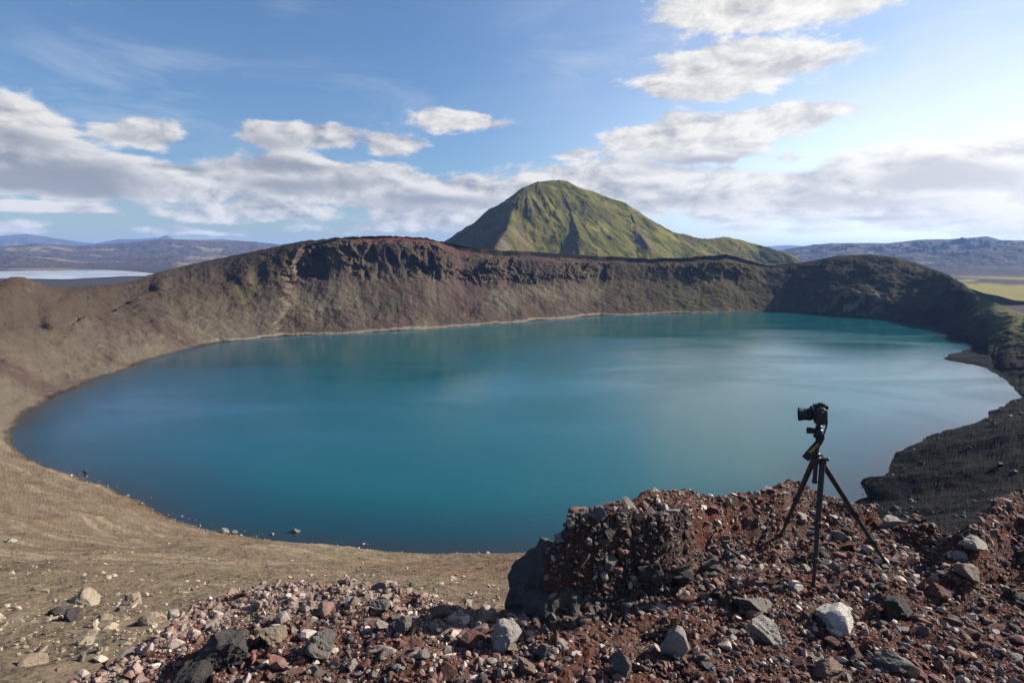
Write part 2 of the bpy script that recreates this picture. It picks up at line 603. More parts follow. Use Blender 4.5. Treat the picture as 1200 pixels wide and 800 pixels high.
# talus gullies, slim
gul = ridged(S / 14 + 0.4 * fbm(S / 40, tC * 2, 2, 9), tC * 1.2, 3, 7) - 0.5
dr += (seg == 2) * sst(tC, 0.02, 0.2) * (1 - sst(tC, 0.85, 1.0)) * gul * lerp(0.25, 0.55, clf[None])
# scar edge on the left: the bowl right of it is cut back
edge_px = np.interp(tC, [0, 0.3, 0.55, 0.75, 0.88, 0.95, 1.0], [322, 334, 342, 352, 372, 400, 455]) + 9 * fbm(tC * 14, S * 0 + 2, 3, 17)
scar = (seg == 2) * sst(PX2, edge_px - 3, edge_px + 7) * (1 - sst(tC, 0.96, 1.0))
dr += 6.5 * scar * (1 - sst(PX2, 520, 640)) * sst(tC, 0.03, 0.15)
# rock outcrop on the right hill
oc = np.exp(-((PX2 - 1000) / 38) ** 2 - ((tC - 0.22) / 0.16) ** 2) * (seg == 2)
dr += -oc * (16 + 10 * (ridged(S / 20, Zb / 20, 4, 91) - 0.5))
oc2 = np.exp(-((PX2 - 1070) / 70) ** 2 - ((tC - 0.45) / 0.25) ** 2) * (seg == 2)
dr += -oc2 * 7 * (ridged(S / 30, Zb / 26, 4, 95) - 0.45)
Rr2 = Rr + dr
X = Rr2 * np.sin(TH2)
Y = Rr2 * np.cos(TH2)
# ---- vertical relief
Z = Zb.copy()
fade = sst(Rr, 10, 40)
leftslope = (1 - sst(PX2, 300, 420))
bankm = sst(PX2, 900, 990) * (seg <= 1)
Z += bankm * sst(Rr, 15, 40) * (0.9 * (ridged(X / 14, Y / 14, 4, 54, 0.5) - 0.5) + 0.12 * fbm(X / 1.7, Y / 1.7, 3, 56))
Z += (seg == 0) * (0.10 * fbm(X / 1.6, Y / 1.6, 4, 51) + 0.35 * fade * fbm(X / 9, Y / 9, 3, 53) + fade * 0.9 * fbm(X / 38, Y / 38, 3, 57)) * np.clip((np.log(Rr / R0)), 0, 1)
wallv = (seg == 2) * sst(tC, 0.0, 0.12) * (1 - sst(tC, 0.90, 1.0))
Z += wallv * (0.5 * fbm(X / 5, Y / 5, 3, 61) + 1.6 * fbm(X / 26, Y / 26, 3, 63))
# left slope: soft ribs running down to the beach and two slumped scarps
rib = ridged(TH2 * 20 + tC * 0.8 + 0.5 * fbm(X / 60, Y / 60, 2, 71), Rr / 500, 4, 73) - 0.5
Z += (seg == 2) * (1 - clf[None]) * (1 - hill[None]) * np.sin(np.pi * np.clip(tC, 0, 1)) * 1.7 * rib
sl = tC - (0.62 + 0.10 * np.sin(TH2 * 21) + 0.03 * fbm(TH2 * 60, TH2 * 0, 3, 77))
Z += (seg == 2) * leftslope * (-5.5 * sst(sl, -0.012, 0.0) * (1 - sst(sl, 0.0, 0.35)) * sst(fbm(TH2 * 12, TH2 * 0 + 5, 2, 79), -0.35, 0.1))
# hill: coarse ribs
Z += (seg == 2) * hill[None] * np.sin(np.pi * tC) * 3.0 * fbm(X / 30, Y / 30, 4, 81)
# rim roughness
rimv = np.exp(-np.abs(Rr - r_rim[None]) / 9.0) * (back[None] < 0.5)
Z += rimv * lerp(0.35, 1.0, clf[None]) * fbm(S / 7, Rr / 30, 4, 85) * 1.0
Z += (seg == 3) * np.clip((Rr - r_rim[None]) / 400, 0, 1) * 2.0 * fbm(X / 300, Y / 300, 3, 87) * (Rr < 1900)
# outcrop below the fold, small mound on the left rim, and a mound of soil
Z += 7.5 * np.exp(-((PX2 - 32) / 26) ** 2 - ((Rr - r_rim[None] - 20) / 45) ** 2) * (np.abs(TH2) < R(50))
# plain behind the left
D = sdf(X, Y)
near_l = np.clip(D, 0, None)
zin = -np.minimum(0.35 * np.abs(D), 10)
beach = 0.14 * near_l + 0.02
edgew = 1 - sst(D, 3, 26)
Zout = np.where((seg <= 2) & (np.hypot(X, Y) < 820) & (np.abs(TH2) < R(75)), np.maximum(lerp(Z, np.minimum(np.maximum(Z, beach), beach + 0.6 * near_l), edgew), beach * 0 + np.minimum(beach, 1.2)), Z)
Z = np.where(D < 0, np.minimum(Z, zin), Zout)

# ---- colour of the ground itself
col = np.zeros(Rr.shape + (3,))
n_big = fbm(X / 45, Y / 45, 4, 101)
n_mid = fbm(X / 9, Y / 9, 4, 103)
TAN = np.array((0.158, 0.129, 0.096))
BRN = np.array((0.092, 0.068, 0.050))
DRK = np.array((0.050, 0.043, 0.038))
RED = np.array((0.150, 0.070, 0.050))
PUR = np.array((0.105, 0.066, 0.060))
OLV = np.array((0.135, 0.120, 0.052))
PAL = np.array((0.34, 0.27, 0.19))
BAS = np.array((0.0105, 0.0100, 0.0100))
col[:] = TAN
col = cmix(col, np.array((0.150, 0.104, 0.074)), sst(n_big + 0.4 * n_mid, -0.1, 0.8) * 0.8)
# near slope: pale bands raked across it and stony flecks
band = sst(fbm(X / 60, (Z + 0.25 * X * 0.3) / 1.1, 3, 107), 0.05, 0.6)
col = cmix(col, np.array((0.245, 0.205, 0.150)), band * 0.8 * (seg == 0) * sst(Rr, 40, 90))
col = cmix(col, np.array((0.12, 0.090, 0.062)), sst(fbm(X / 50 + 9, (Z + 0.2 * X * 0.3) / 1.3, 3, 109), 0.15, 0.7) * 0.5 * (seg == 0) * sst(Rr, 30, 80))
# right bank: black basalt sand
rb = sst(PX2 + 30 * n_big, 900, 1010) * (seg <= 1)
col = cmix(col, BAS * (1 + 0.35 * np.clip(n_mid, -1, 1))[..., None], rb)
col = cmix(col, np.array((0.034, 0.031, 0.028)), rb * sst(fbm(X / 14, Y / 3, 3, 111), 0.2, 0.7) * 0.5)
# left wall
streak = fbm(S / 9, tC * 1.3, 4, 113)
streak2 = fbm(S / 24, tC * 1.1 + 4, 3, 115)
w2 = seg >= 2
cl = cmix(np.broadcast_to(TAN * 0.95, col.shape), BRN * 0.95, sst(tC + 0.16 * n_big + 0.10 * streak, 0.10, 0.62))
cl = cmix(cl, PUR * 0.8, sst(n_big, 0.1, 0.8) * 0.6)
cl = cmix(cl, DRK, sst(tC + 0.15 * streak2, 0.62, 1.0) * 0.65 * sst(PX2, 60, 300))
cl = cmix(cl, OLV, 0.8 * np.exp(-((PX2 - 300) / 30) ** 2 - ((tC - 0.52) / 0.2) ** 2) * sst(n_mid, -0.5, 0.5))
scl = (seg == 2) * leftslope * sst(fbm(TH2 * 12, TH2 * 0 + 5, 2, 79), -0.35, 0.1)
cl = cmix(cl, DRK * 0.8, scl * np.exp(-((sl + 0.004) / 0.012) ** 2) * 0.8 * sst(n_mid, -0.6, 0.2))
cl = cmix(cl, PAL * 0.8, scl * np.exp(-((sl - 0.035) / 0.02) ** 2) * 0.45 * sst(n_mid, 0.0, 0.6))
cl = cmix(cl, PAL * 0.7, 0.45 * sst(fbm(X / 5, Y / 5, 3, 116), 0.62, 0.95) * sst(n_big, -0.1, 0.4))
# cliff part
cw = cmix(np.broadcast_to(BRN * 1.25, col.shape), TAN * 0.85, sst(streak2, 0.0, 0.6) * 0.5 * (1 - sst(tC, 0.4, 0.6)))
cw = cw * (1 + 0.26 * np.clip(fbm(S / 3.5 + 1.5 * tC, tC * 1.6, 3, 112), -1, 1) * (1 - sst(tC, 0.5, 0.62)))[..., None]
cw = cmix(cw, TAN * 0.95 + OLV * 0.22, sst(fbm(S / 60 + 0.8 * tC, tC * 1.6 + 3, 3, 114) + 0.25 * streak, 0.0, 0.4) * 0.85 * (1 - sst(tC, 0.40, 0.58)))
cw = cmix(cw, PUR * 1.15, sst(fbm(S / 40 + 5 - 0.7 * tC, tC * 1.2, 3, 117), 0.05, 0.4) * 0.8)
cw = cmix(cw, BRN * 0.85, sst(tC, 0.5, 0.62) * (1 - sst(tC, 0.9, 1.0)) * sst(butt2, -0.2, 0.3) * 0.6)
cw = cmix(cw, DRK, notch * 0.8)
cw = cmix(cw, np.array((0.19, 0.055, 0.04)), 0.95 * np.exp(-((PX2 - 472) / 48) ** 2 - ((tC - 0.90) / 0.09) ** 2))
cw = cmix(cw, RED * 0.8, 0.5 * sst(tC, 0.6, 0.95) * sst(fbm(S / 40, tC * 3, 2, 119), 0.0, 0.5) * (1 - sst(PX2, 560, 640)))
flk = sst(fbm(S / 2.2, Zb / 1.6, 3, 121), 0.55, 0.95)
cw = cmix(cw, PAL, flk * 0.55 * (0.4 + sst(fbm(S / 30, Zb / 20, 2, 123), 0.1, 0.6)))
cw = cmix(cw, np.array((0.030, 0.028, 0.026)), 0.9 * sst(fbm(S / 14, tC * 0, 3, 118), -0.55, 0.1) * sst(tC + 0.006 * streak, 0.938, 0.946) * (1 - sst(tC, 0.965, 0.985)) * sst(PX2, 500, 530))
green = sst(PX2 + 30 * streak2, 640, 800)
cw = cmix(cw, np.array((0.088, 0.082, 0.030)), green * 0.75 * (0.45 + 0.55 * sst(streak, -0.4, 0.5)) * (1 - sst(tC, 0.90, 0.95)))
cw = cmix(cw, np.array((0.045, 0.035, 0.026)), green * 0.6 * sst(fbm(S / 11, tC * 1.1, 3, 125), 0.15, 0.6))
cl = cmix(cl, cw, np.clip(np.maximum(scar, 0), 0, 1) * (clf[None] > 0.02))
cl = np.where((PX2 > 470)[..., None], cw, cl)
edge_l = (seg == 2) * np.exp(-((PX2 - edge_px) / 3.0) ** 2) * sst(n_mid, -0.3, 0.4) * (tC < 0.95)
cl = cmix(cl, PAL, edge_l * 0.35)
# right hill
hl = cmix(np.broadcast_to(np.array((0.038, 0.033, 0.027)), col.shape), np.array((0.055, 0.053, 0.030)), sst(n_big + 0.4 * n_mid, -0.1, 0.6) * 0.7)
hl = cmix(hl, np.array((0.17, 0.15, 0.09)), np.clip(oc * 1.2, 0, 1) * sst(n_mid, -0.2, 0.5))
hl = cmix(hl, np.array((0.16, 0.16, 0.07)), sst(PX2, 1120, 1150) * sst(tC, 0.45, 0.8) * 0.8)
hl = cmix(hl, BAS * 1.3, (1 - sst(tC + 0.1 * n_big, 0.12, 0.38)) * sst(PX2, 1020, 1080))
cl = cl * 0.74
cl = cmix(cl, hl, sst(PX2 + 10 * n_mid, 898, 912))
# pale waterline
wl = (seg == 2) * np.exp(-((D - 2.0) / 1.3) ** 2) * sst(PX2, 230, 300) * (1 - sst(PX2, 760, 900))
cl = cmix(cl, np.array((0.30, 0.24, 0.19)), wl * 0.8)
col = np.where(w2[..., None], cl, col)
wet = (seg <= 2) * (1 - sst(D, 0.4, 2.2))
col = col * (1 - 0.55 * wet[..., None])
# plain beyond
pl = np.broadcast_to(np.array((0.060, 0.052, 0.045)), col.shape)
nf = fbm(X / 500, Y / 500, 4, 131)
pl = cmix(pl, np.array((0.27, 0.235, 0.06)), sst(nf + 0.25, 0.1, 0.35) * (PX2 > 1000) * 0.9 * (1 - sst(Rr, 2300, 2700)))
pl = cmix(pl, np.array((0.34, 0.27, 0.07)), (PX2 < 420) * np.exp(-((Rr - 3950) / 330) ** 2) * sst(fbm(X / 700, Y / 300, 3, 133) + 0.15, -0.1, 0.3) * (1 - sst(PX2, 90, 150)))
tgt = sst(Rr - r_rim[None], 60, 260) * (seg == 3)
col = cmix(col, pl, tgt * (1 - plat))
col = cmix(col, np.array((0.055, 0.05, 0.035)), plat * (seg == 3))
col = col * 0.72
col = col * lerp(1.0, np.array((0.96, 0.90, 0.84)), ((seg == 0) * (1 - rb))[..., None])
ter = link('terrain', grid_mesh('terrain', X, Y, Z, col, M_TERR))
tag(ter, 'brown crater walls and stony slopes around the blue lake', kind='structure')
TX, TY, TZ = X, Y, Z
PXA, PYA = topix(X[:nA + nB], Y[:nA + nB], Z[:nA + nB])


def terr_at(px, py, kmax=nA):
    d2 = (PXA[:kmax] - px) ** 2 + (PYA[:kmax] - py) ** 2
    d2[Rr[:kmax] < 10] = 1e9
    i, j = np.unravel_index(np.argmin(d2), d2.shape)
    return np.array((X[i, j], Y[i, j], Z[i, j]))


# ------------------------------------------------------------------ the lake
def water_mat(name, deep, far=False):
    m, N, b = new_mat(name)
    geo = N.new('ShaderNodeNewGeometry')
    pos = geo.outputs['Position']
    at = N.new('ShaderNodeAttribute', attribute_name='Col')
    n = N.noise(N.vec('MULTIPLY', pos, (0.010, 0.022, 0)), 1.0, 4, 0.55)
    c = N.mix(N.rng(n, 0.35, 0.7, 0, 0.25), at.outputs['Color'], tuple(0.7 * k for k in deep) + (1,))
    N.put(b.inputs['Base Color'], c)
    b.inputs['IOR'].default_value = 1.41
    b.inputs['Specular IOR Level'].default_value = 0.5
    cat = N.noise(N.vec('MULTIPLY', pos, (0.008, 0.02, 0)), 1.0, 4, 0.6, 0.8)
    sx_ = N.new('ShaderNodeSeparateXYZ')
    N.put(sx_.inputs[0], pos)
    gust = N.rng(N.math('MULTIPLY_ADD', cat, 160.0, sx_.outputs[0]), 60.0, 330.0)
    N.put(b.inputs['Roughness'], N.math('MULTIPLY_ADD', gust, -0.02, N.rng(cat, 0.36, 0.64, 0.05, 0.19)))
    w1 = N.noise(N.vec('MULTIPLY', pos, (0.9, 1.3, 0)), 1.0, 2, 0.5)
    w2_ = N.noise(N.vec('MULTIPLY', pos, (2.7, 3.9, 0)), 1.0, 3, 0.6)
    h = N.math('ADD', N.math('MULTIPLY', w1, 0.10), N.math('MULTIPLY', w2_, 0.06))
    N.put(b.inputs['Normal'], N.bump(h, 0.05 if far else N.rng(cat, 0.35, 0.65, 0.22, 0.50), 1.0))
    return m


DEEP = (0.0002, 0.066, 0.076)
M_WATER = water_mat('lake_water', DEEP)
nth, nrr = 420, 260
th_w = np.linspace(aL - R(1.5), aR + R(1.5), nth)
Tn_w = EYE / (EYE / np.interp(np.clip(th_w, aL, aR), *NEAR) - 14)
Tf_w = EYE / (EYE / np.interp(np.clip(th_w, aL, aR), *FARS) + 16)
uu = np.linspace(0, 1, nrr)[:, None]
rw = (EYE / Tn_w)[None] * ((EYE / Tf_w) / (EYE / Tn_w))[None] ** uu
WX, WY = rw * np.sin(th_w)[None], rw * np.cos(th_w)[None]
DW = -sdf(WX, WY)
wc = np.broadcast_to(np.array(DEEP), WX.shape + (3,)).copy()
wpx = pxcol(np.broadcast_to(th_w, WX.shape))
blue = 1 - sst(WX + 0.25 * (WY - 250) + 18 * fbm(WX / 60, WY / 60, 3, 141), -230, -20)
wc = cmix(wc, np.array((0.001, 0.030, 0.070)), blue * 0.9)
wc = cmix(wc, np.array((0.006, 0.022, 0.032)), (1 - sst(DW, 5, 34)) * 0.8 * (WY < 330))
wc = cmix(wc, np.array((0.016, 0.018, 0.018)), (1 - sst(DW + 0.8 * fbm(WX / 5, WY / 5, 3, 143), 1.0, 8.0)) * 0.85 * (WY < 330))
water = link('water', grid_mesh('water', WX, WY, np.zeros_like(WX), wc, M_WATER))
tag(water, 'turquoise crater lake, deep blue at left and pale silver at right', kind='structure')

# ------------------------------------------------------------------ far lake
M_FWATER = water_mat('far_lake_water', (0.30, 0.36, 0.44), True)
tw = np.linspace(pix(-500, 325)[0], pix(205, 325)[0], 90)
uw = np.linspace(0, 1, 12)[:, None]
nearr = 2200 + 120 * fbm(tw * 12, tw * 0, 2, 151)
farr = 3250 + 60 * fbm(tw * 9, tw * 0 + 3, 2, 153) - 900 * sst(tw, pix(120, 325)[0], pix(205, 325)[0])
rr_ = nearr[None] + (farr - nearr)[None] * uw
fw = link('water', grid_mesh('far_water', rr_ * np.sin(tw), rr_ * np.cos(tw), np.full(rr_.shape, PLAIN + 2.6), np.broadcast_to(np.array((0.46, 0.50, 0.54)), rr_.shape + (3,)), M_FWATER))
tag(fw, 'pale glacial lake lying on the far plain at left', kind='structure')

# ------------------------------------------------------------------ green mountain
def pt(px, py, r):
    a, T = pix(px, py)
    return np.array((r * math.sin(a), r * math.cos(a), EYE - r * T))


main = [pt(*p) for p in ((616, 218.5, 1370), (630, 212.5, 1400), (648, 210.5, 1425), (664, 211.5, 1440), (676, 218.5, 1450), (700, 226, 1470), (731, 237, 1480), (760, 256, 1490), (790, 272, 1500), (826, 279, 1540), (852, 277, 1600), (884, 285, 1620), (925, 297, 1600))]
spurs = [([pt(612, 221.5, 1365), pt(604, 229, 1355), pt(597, 239, 1345), pt(588, 241, 1350), pt(573, 250, 1350), pt(562, 260, 1350), pt(545, 268, 1350), pt(505, 289, 1350)], 0.72),
         ([pt(610, 224, 1355), pt(600, 243, 1270), pt(594, 262, 1180), pt(580, 282, 1080)], 0.78),
         ([pt(655, 210.5, 1430), pt(668, 240, 1330), pt(680, 272, 1200)], 0.62),
         ([pt(731, 237, 1480), pt(742, 258, 1390), pt(760, 282, 1270)], 0.62),
         ([pt(790, 272, 1500), pt(815, 287, 1400)], 0.5)]
mx = np.linspace(-330, 900, 640)
my = np.linspace(860, 2100, 560)
MX, MY = np.meshgrid(mx, my)
MH = np.full(MX.shape, -1e9)
MS = np.zeros(MX.shape)
MD = np.zeros(MX.shape)
wxm = 14 * fbm(MX / 110, MY / 110, 3, 161)
wym = 14 * fbm(MX / 110, MY / 110, 3, 163)
for pts, slope in [(main, 0.70)] + spurs:
    acc = 0
    RH = np.full(MX.shape, -1e9)
    lowr = 0.0 if pts is main else (3.0 if pts is spurs[0][0] else 10.0)
    for a, b in zip(pts[:-1], pts[1:]):
        ab = (b - a)[:2]
        L = np.hypot(*ab)
        tt_ = np.clip(((MX + wxm * 0.4 - a[0]) * ab[0] + (MY + wym * 0.4 - a[1]) * ab[1]) / L ** 2, 0, 1)
        dd = np.hypot(MX - a[0] - tt_ * ab[0], MY - a[1] - tt_ * ab[1])
        h = a[2] + (b[2] - a[2]) * tt_ - slope * dd * (1 - 0.10 * np.exp(-dd / 40)) - lowr
        up = h > np.maximum(MH, RH)
        ang = np.arctan2(MX - a[0], MY - a[1])
        MS = np.where(up, acc + tt_ * L + ang * 70, MS)
        MD = np.where(up, dd, MD)
        RH = np.maximum(RH, h)
        acc += L
    k = 14.0
    MH = np.where(np.abs(RH - MH) < k, np.maximum(RH, MH) + (k - np.abs(RH - MH)) ** 2 / (4 * k), np.maximum(RH, MH))
ramp = sst(MD, 4, 70)
gsc = (ridged(MS / 30 + 0.22 * fbm(MX / 60, MY / 60, 3, 171), MD / 500, 4, 173, 0.55) - 0.55)
MH += (5.0 + 5.0 * (1 - sst(MX / MY, -0.02, 0.02))) * fbm(MX / 75, MY / 75, 3, 174) * sst(MD, 2, 30) + ramp * (5.5 * gsc) + 1.2 * fbm(MX / 18, MY / 18, 4, 175)
MH += ramp * 2.8 * (ridged(MS / 11 + 0.2 * fbm(MX / 30, MY / 30, 2, 172), MD / 300, 3, 177) - 0.5)
base = 44 - 0.02 * (MY - 900) + 3 * fbm(MX / 90, MY / 90, 3, 179)
base = np.where(MX > 500, base - 60 * sst(MX, 480, 800), base)
base = base - 80 * sst(MY, 1500, 1800) - 70 * (1 - sst(MX, -260, -80))
MZ = np.maximum(MH, base) + np.where(np.abs(MH - base) < 14, (14 - np.abs(MH - base)) ** 2 / 56, 0)
mc = np.broadcast_to(np.array((0.112, 0.108, 0.030)), MX.shape + (3,))
nm = fbm(MX / 60, MY / 60, 4, 181)
nf2 = fbm(MX / 9, MY / 9, 4, 183)
mc = cmix(mc, np.array((0.175, 0.155, 0.045)), sst(nm, 0.0, 0.7) * 0.8)
mc = cmix(mc, np.array((0.062, 0.066, 0.022)), sst(-nm + 0.4 * nf2, 0.0, 0.6) * 0.7)
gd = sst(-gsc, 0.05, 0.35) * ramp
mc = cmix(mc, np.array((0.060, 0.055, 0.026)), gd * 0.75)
mc = cmix(mc, np.array((0.100, 0.075, 0.062)), sst(fbm(MX / 40 + 3, MD / 300, 3, 185), 0.28, 0.55) * sst(MZ, 50, 90) * (1 - sst(MZ, 120, 170)) * 0.65)
mc = cmix(mc, np.array((0.070, 0.062, 0.040)), sst(MX + 10 * nf2, 40, 120) * 0 + (1 - sst(MX / np.maximum(MY, 1), -0.012, 0.004)) * 0.5)  # shade of the flank left of the spur, put into its colour
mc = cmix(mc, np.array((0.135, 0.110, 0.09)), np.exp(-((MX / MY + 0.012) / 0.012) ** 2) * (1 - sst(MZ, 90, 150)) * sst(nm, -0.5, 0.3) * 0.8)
mc = mc * np.array((0.80, 0.78, 0.72))
mc = cmix(mc, np.array((0.060, 0.054, 0.032)), (1 - sst(MZ - base, 3, 16)) * 0.85)
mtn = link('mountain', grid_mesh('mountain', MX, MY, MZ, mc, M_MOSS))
tag(mtn, 'moss green mountain with gullied flanks rising behind the crater rim', kind='structure')


# ------------------------------------------------------------------ far ranges
def crest_range(name, label, pts, r_c, depth, zb, cfun, seed, rough=0.12, ncol=420, nrow=90, th_pad=0.0, front=1.0):
    cv = curve(pts)
    th = np.linspace(cv[0][0] - th_pad, cv[0][-1] + th_pad, ncol)
    T = ev(cv, th, R(0.08))
    zc = EYE - r_c * T
    u = np.linspace(-1, 0.8, nrow)[:, None]
    prof = np.where(u < 0, (1 + u) ** front, (1 - u) ** 1.3)
    r = r_c + depth * u + 0 * th[None]
    X, Y = r * np.sin(th), r * np.cos(th)
    hgt = (zc - zb)[None]
    nse = ridged(X / (depth * 0.30), Y / (depth * 0.30), 3, seed) - 0.6 + 0.7 * (ridged(X / (depth * 0.085), Y / (depth * 0.085), 4, seed + 1, 0.55) - 0.55)
    amp_ = np.clip(1 - np.abs(u), 0, 1) * np.clip(np.abs(u) * 2.5 + 0.04, 0, 1)
    Z = zb + hgt * prof + np.maximum(hgt, 20) * rough * nse * amp_ * 3.2
    Z[0] = zb - 8
    Z[-1] = zb - 8
    c = cfun(X, Y, Z, u + 0 * X, nse)
    o = link(name, grid_mesh(name, X, Y, Z, c, M_FAR))
    tag(o, label, kind='structure')
    return o


def c_brown(X, Y, Z, u, n):
    c = np.broadcast_to(np.array((0.062, 0.045, 0.036)), X.shape + (3,))
    f = fbm(X / 420, Y / 420, 4, 191)
    c = cmix(c, np.array((0.050, 0.042, 0.038)), sst(f, -0.1, 0.5) * 0.8)
    return cmix(c, np.array((0.22, 0.18, 0.08)), sst(fbm(X / 700 + 7, Y / 260, 4, 193), 0.25, 0.6) * 0.6)


def c_blue(X, Y, Z, u, n):
    c = np.broadcast_to(np.array((0.046, 0.043, 0.044)), X.shape + (3,))
    c = cmix(c, np.array((0.085, 0.068, 0.056)), sst(fbm(X / 500, Y / 500, 4, 195), 0.0, 0.6) * 0.7)
    return cmix(c, np.array((0.20, 0.19, 0.19)), sst(fbm(X / 260, Y / 260 + Z / 90, 4, 197), 0.45, 0.8) * 0.45)


crest_range('hills', 'dark brown low hills beyond the pale far lake', [(-420, 292), (-200, 296), (0, 298), (60, 302), (100, 306), (130, 303), (165, 302), (200, 299), (216, 300), (235, 308)], 4600, 700, PLAIN - 2, c_brown, 201, 0.12)
crest_range('hills', 'long brown ridge on the left skyline above the far lake', [(-420, 284), (-200, 288), (0, 289), (40, 285), (90, 288), (150, 284), (190, 280), (250, 281), (300, 283), (345, 288), (420, 292), (520, 296)], 6400, 1400, PLAIN - 2, c_brown, 203, 0.10)
crest_range('mountain', 'small blue peaks on the far left skyline', [(-420, 282), (-150, 278), (-40, 282), (0, 276), (30, 274), (60, 278), (100, 284), (112, 285), (140, 280), (162, 280), (185, 278), (196, 275.5), (206, 281), (260, 280), (300, 284), (340, 290)], 12500, 1800, PLAIN - 2, c_blue, 205, 0.08)
crest_range('mountain', 'hazy blue mountain range on the right skyline', [(880, 300), (925, 291), (950, 287), (975, 284.5), (1000, 284), (1040, 285), (1075, 281), (1110, 280.5), (1140, 278), (1157, 276.5), (1172, 281), (1200, 282), (1260, 276), (1330, 284), (1450, 276), (1600, 282)], 5600, 2700, PLAIN - 2, c_blue, 207, 0.26, 620, 190, front=1.0)
crest_range('mountain', 'faint pale blue peaks at the left end of the right range', [(820, 296), (870, 290), (900, 288.5), (925, 287), (950, 289), (1000, 290)], 13000, 1800, PLAIN - 2, c_blue, 209, 0.08)

# ------------------------------------------------------------------ foreground ledge of red scoria
EDGE = curve([(-700, 1500), (-300, 1100), (0, 890), (60, 832), (90, 806), (150, 772), (200, 740), (235, 711), (270, 699), (320, 693), (370, 689), (410, 683), (440, 688), (470, 698), (510, 708),
              (545, 717), (590, 726), (620, 722), (634, 680), (646, 640), (660, 618), (676, 606), (720, 591), (760, 584), (800, 579), (850, 583), (890, 579), (915, 568), (935, 563),
              (960, 580), (1000, 591), (1050, 596), (1110, 601), (1146, 588), (1172, 566), (1200, 552), (1300, 545), (1500, 560), (2400, 640)])
HS = xs_curve([(0, 0), (618, 0), (664, 0.48), (740, 0.50), (800, 0.42), (900, 0.26), (1100, 0.16), (1500, 0.1)])
HB = xs_curve([(0, 0), (880, 0), (932, 0.10), (965, 0), (1095, 0), (1185, 0.34), (1240, 0.42), (1500, 0.2)])
FOOT = curve([(590, 724), (650, 722), (700, 716), (760, 705), (800, 690), (840, 668), (880, 650), (950, 640), (1200, 600)])
RAMP = xs_curve([(0, 0.2), (700, 0.13), (800, 0.18), (845, 0.5), (880, 1.0), (920, 1.3), (1500, 1.6)])
thd = np.linspace(R(-70), R(70), 2801)
e_T = ev(EDGE, thd, R(0.15))
e_hs = ev(HS, thd, R(0.15))
e_hb = ev(HB, thd, R(0.3))
e_re = (1.65 - e_hs - e_hb) / (e_T - 0.10)
e_foot = 1.65 / (ev(FOOT, thd, R(0.3)) - 0.10)
e_ramp = ev(RAMP, thd, R(0.3))


def zfg(th, r, detail=True):
    x_, y_ = r * np.sin(th), r * np.cos(th)
    tj = th + 0.030 * fbm(x_ * 1.9, y_ * 1.9, 3, 331) * sst(np.abs(th - 0.45), 0.0, 0.1)
    f = lambda a: np.interp(th if a is e_re else tj, thd, a)
    re, hs, hb, ft, rp = f(e_re), f(e_hs), f(e_hb), f(e_foot), f(e_ramp)
    rc = np.minimum(r, re)
    rp = np.minimum(rp, np.maximum(re - ft, 0.15))
    z = -(1.65 + 0.10 * rc) + hs * sst(rc, ft, ft + rp) + hb * sst(rc, re - 1.1, re)
    qq = np.maximum(r - re, 0)
    z = z - 1.30 * qq * qq / (qq + 0.22)
    if detail:
        x, y = r * np.sin(th), r * np.cos(th)
        z = z + 0.035 * fbm(x * 2.2, y * 2.2, 3, 301) + 0.012 * fbm(x * 9, y * 9, 3, 303)
    return z + EYE


fth = np.linspace(R(-66), R(66), 1250)
frow = 0.55 * (11.0 / 0.55) ** np.linspace(0, 1, 560)
FT, FR = np.meshgrid(fth, frow)
FZ = zfg(FT, FR)
FX, FY = FR * np.sin(FT), FR * np.cos(FT)
pebb = np.abs(perlin(FX * 26, FY * 26, 311)) + 0.6 * np.abs(perlin(FX * 60, FY * 60, 313))
FZ += 0.012 * (0.6 - pebb) + 0.05 * (ridged(FX * 3.2, FY * 3.2, 4, 315) - 0.55) * sst(FT, R(2), R(5)) * (1 - sst(FT, R(17), R(24)))
fc = np.broadcast_to(np.array((0.080, 0.036, 0.027)), FX.shape + (3,))
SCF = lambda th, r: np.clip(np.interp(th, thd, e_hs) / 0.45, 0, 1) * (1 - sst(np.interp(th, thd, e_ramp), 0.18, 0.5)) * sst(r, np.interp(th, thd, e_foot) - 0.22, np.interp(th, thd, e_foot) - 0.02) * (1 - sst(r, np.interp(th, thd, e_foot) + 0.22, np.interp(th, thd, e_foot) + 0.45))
f1 = fbm(FX * 1.3, FY * 1.3, 4, 321)
f2 = fbm(FX * 8, FY * 8, 4, 323)
fc = cmix(fc, np.array((0.080, 0.054, 0.043)), sst(f1, -0.1, 0.6) * 0.7)
fc = cmix(fc, np.array((0.055, 0.036, 0.030)), sst(f2, 0.1, 0.6) * 0.6)
edgeq = np.interp(FT, thd, e_re) - FR
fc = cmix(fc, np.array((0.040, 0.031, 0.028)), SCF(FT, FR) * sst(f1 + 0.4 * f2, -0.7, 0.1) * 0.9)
fc = cmix(fc, np.array((0.24, 0.18, 0.145)), np.exp(-((edgeq - 0.12) / 0.28) ** 2) * (FX < 0.1) * sst(f1 + f2 * 0.5, -0.5, 0.4) * 0.85)
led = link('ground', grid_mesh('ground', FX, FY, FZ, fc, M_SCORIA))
tag(led, 'red scoria ledge in the foreground overlooking the lake', kind='structure')

RS = np.arange(0.9, 10, 0.012)


def hit(px, py):
    """where the view ray through a photo pixel meets the ledge"""
    a, T = pix(px, py)
    z = zfg(np.full(RS.shape, float(a)), RS) - EYE
    k = np.argmax(-T * RS < z)
    if not (-T * RS < z).any():
        return None
    r = RS[k]
    return Vector((r * math.sin(a), r * math.cos(a), zfg(np.array(float(a)), np.array(r)).item()))


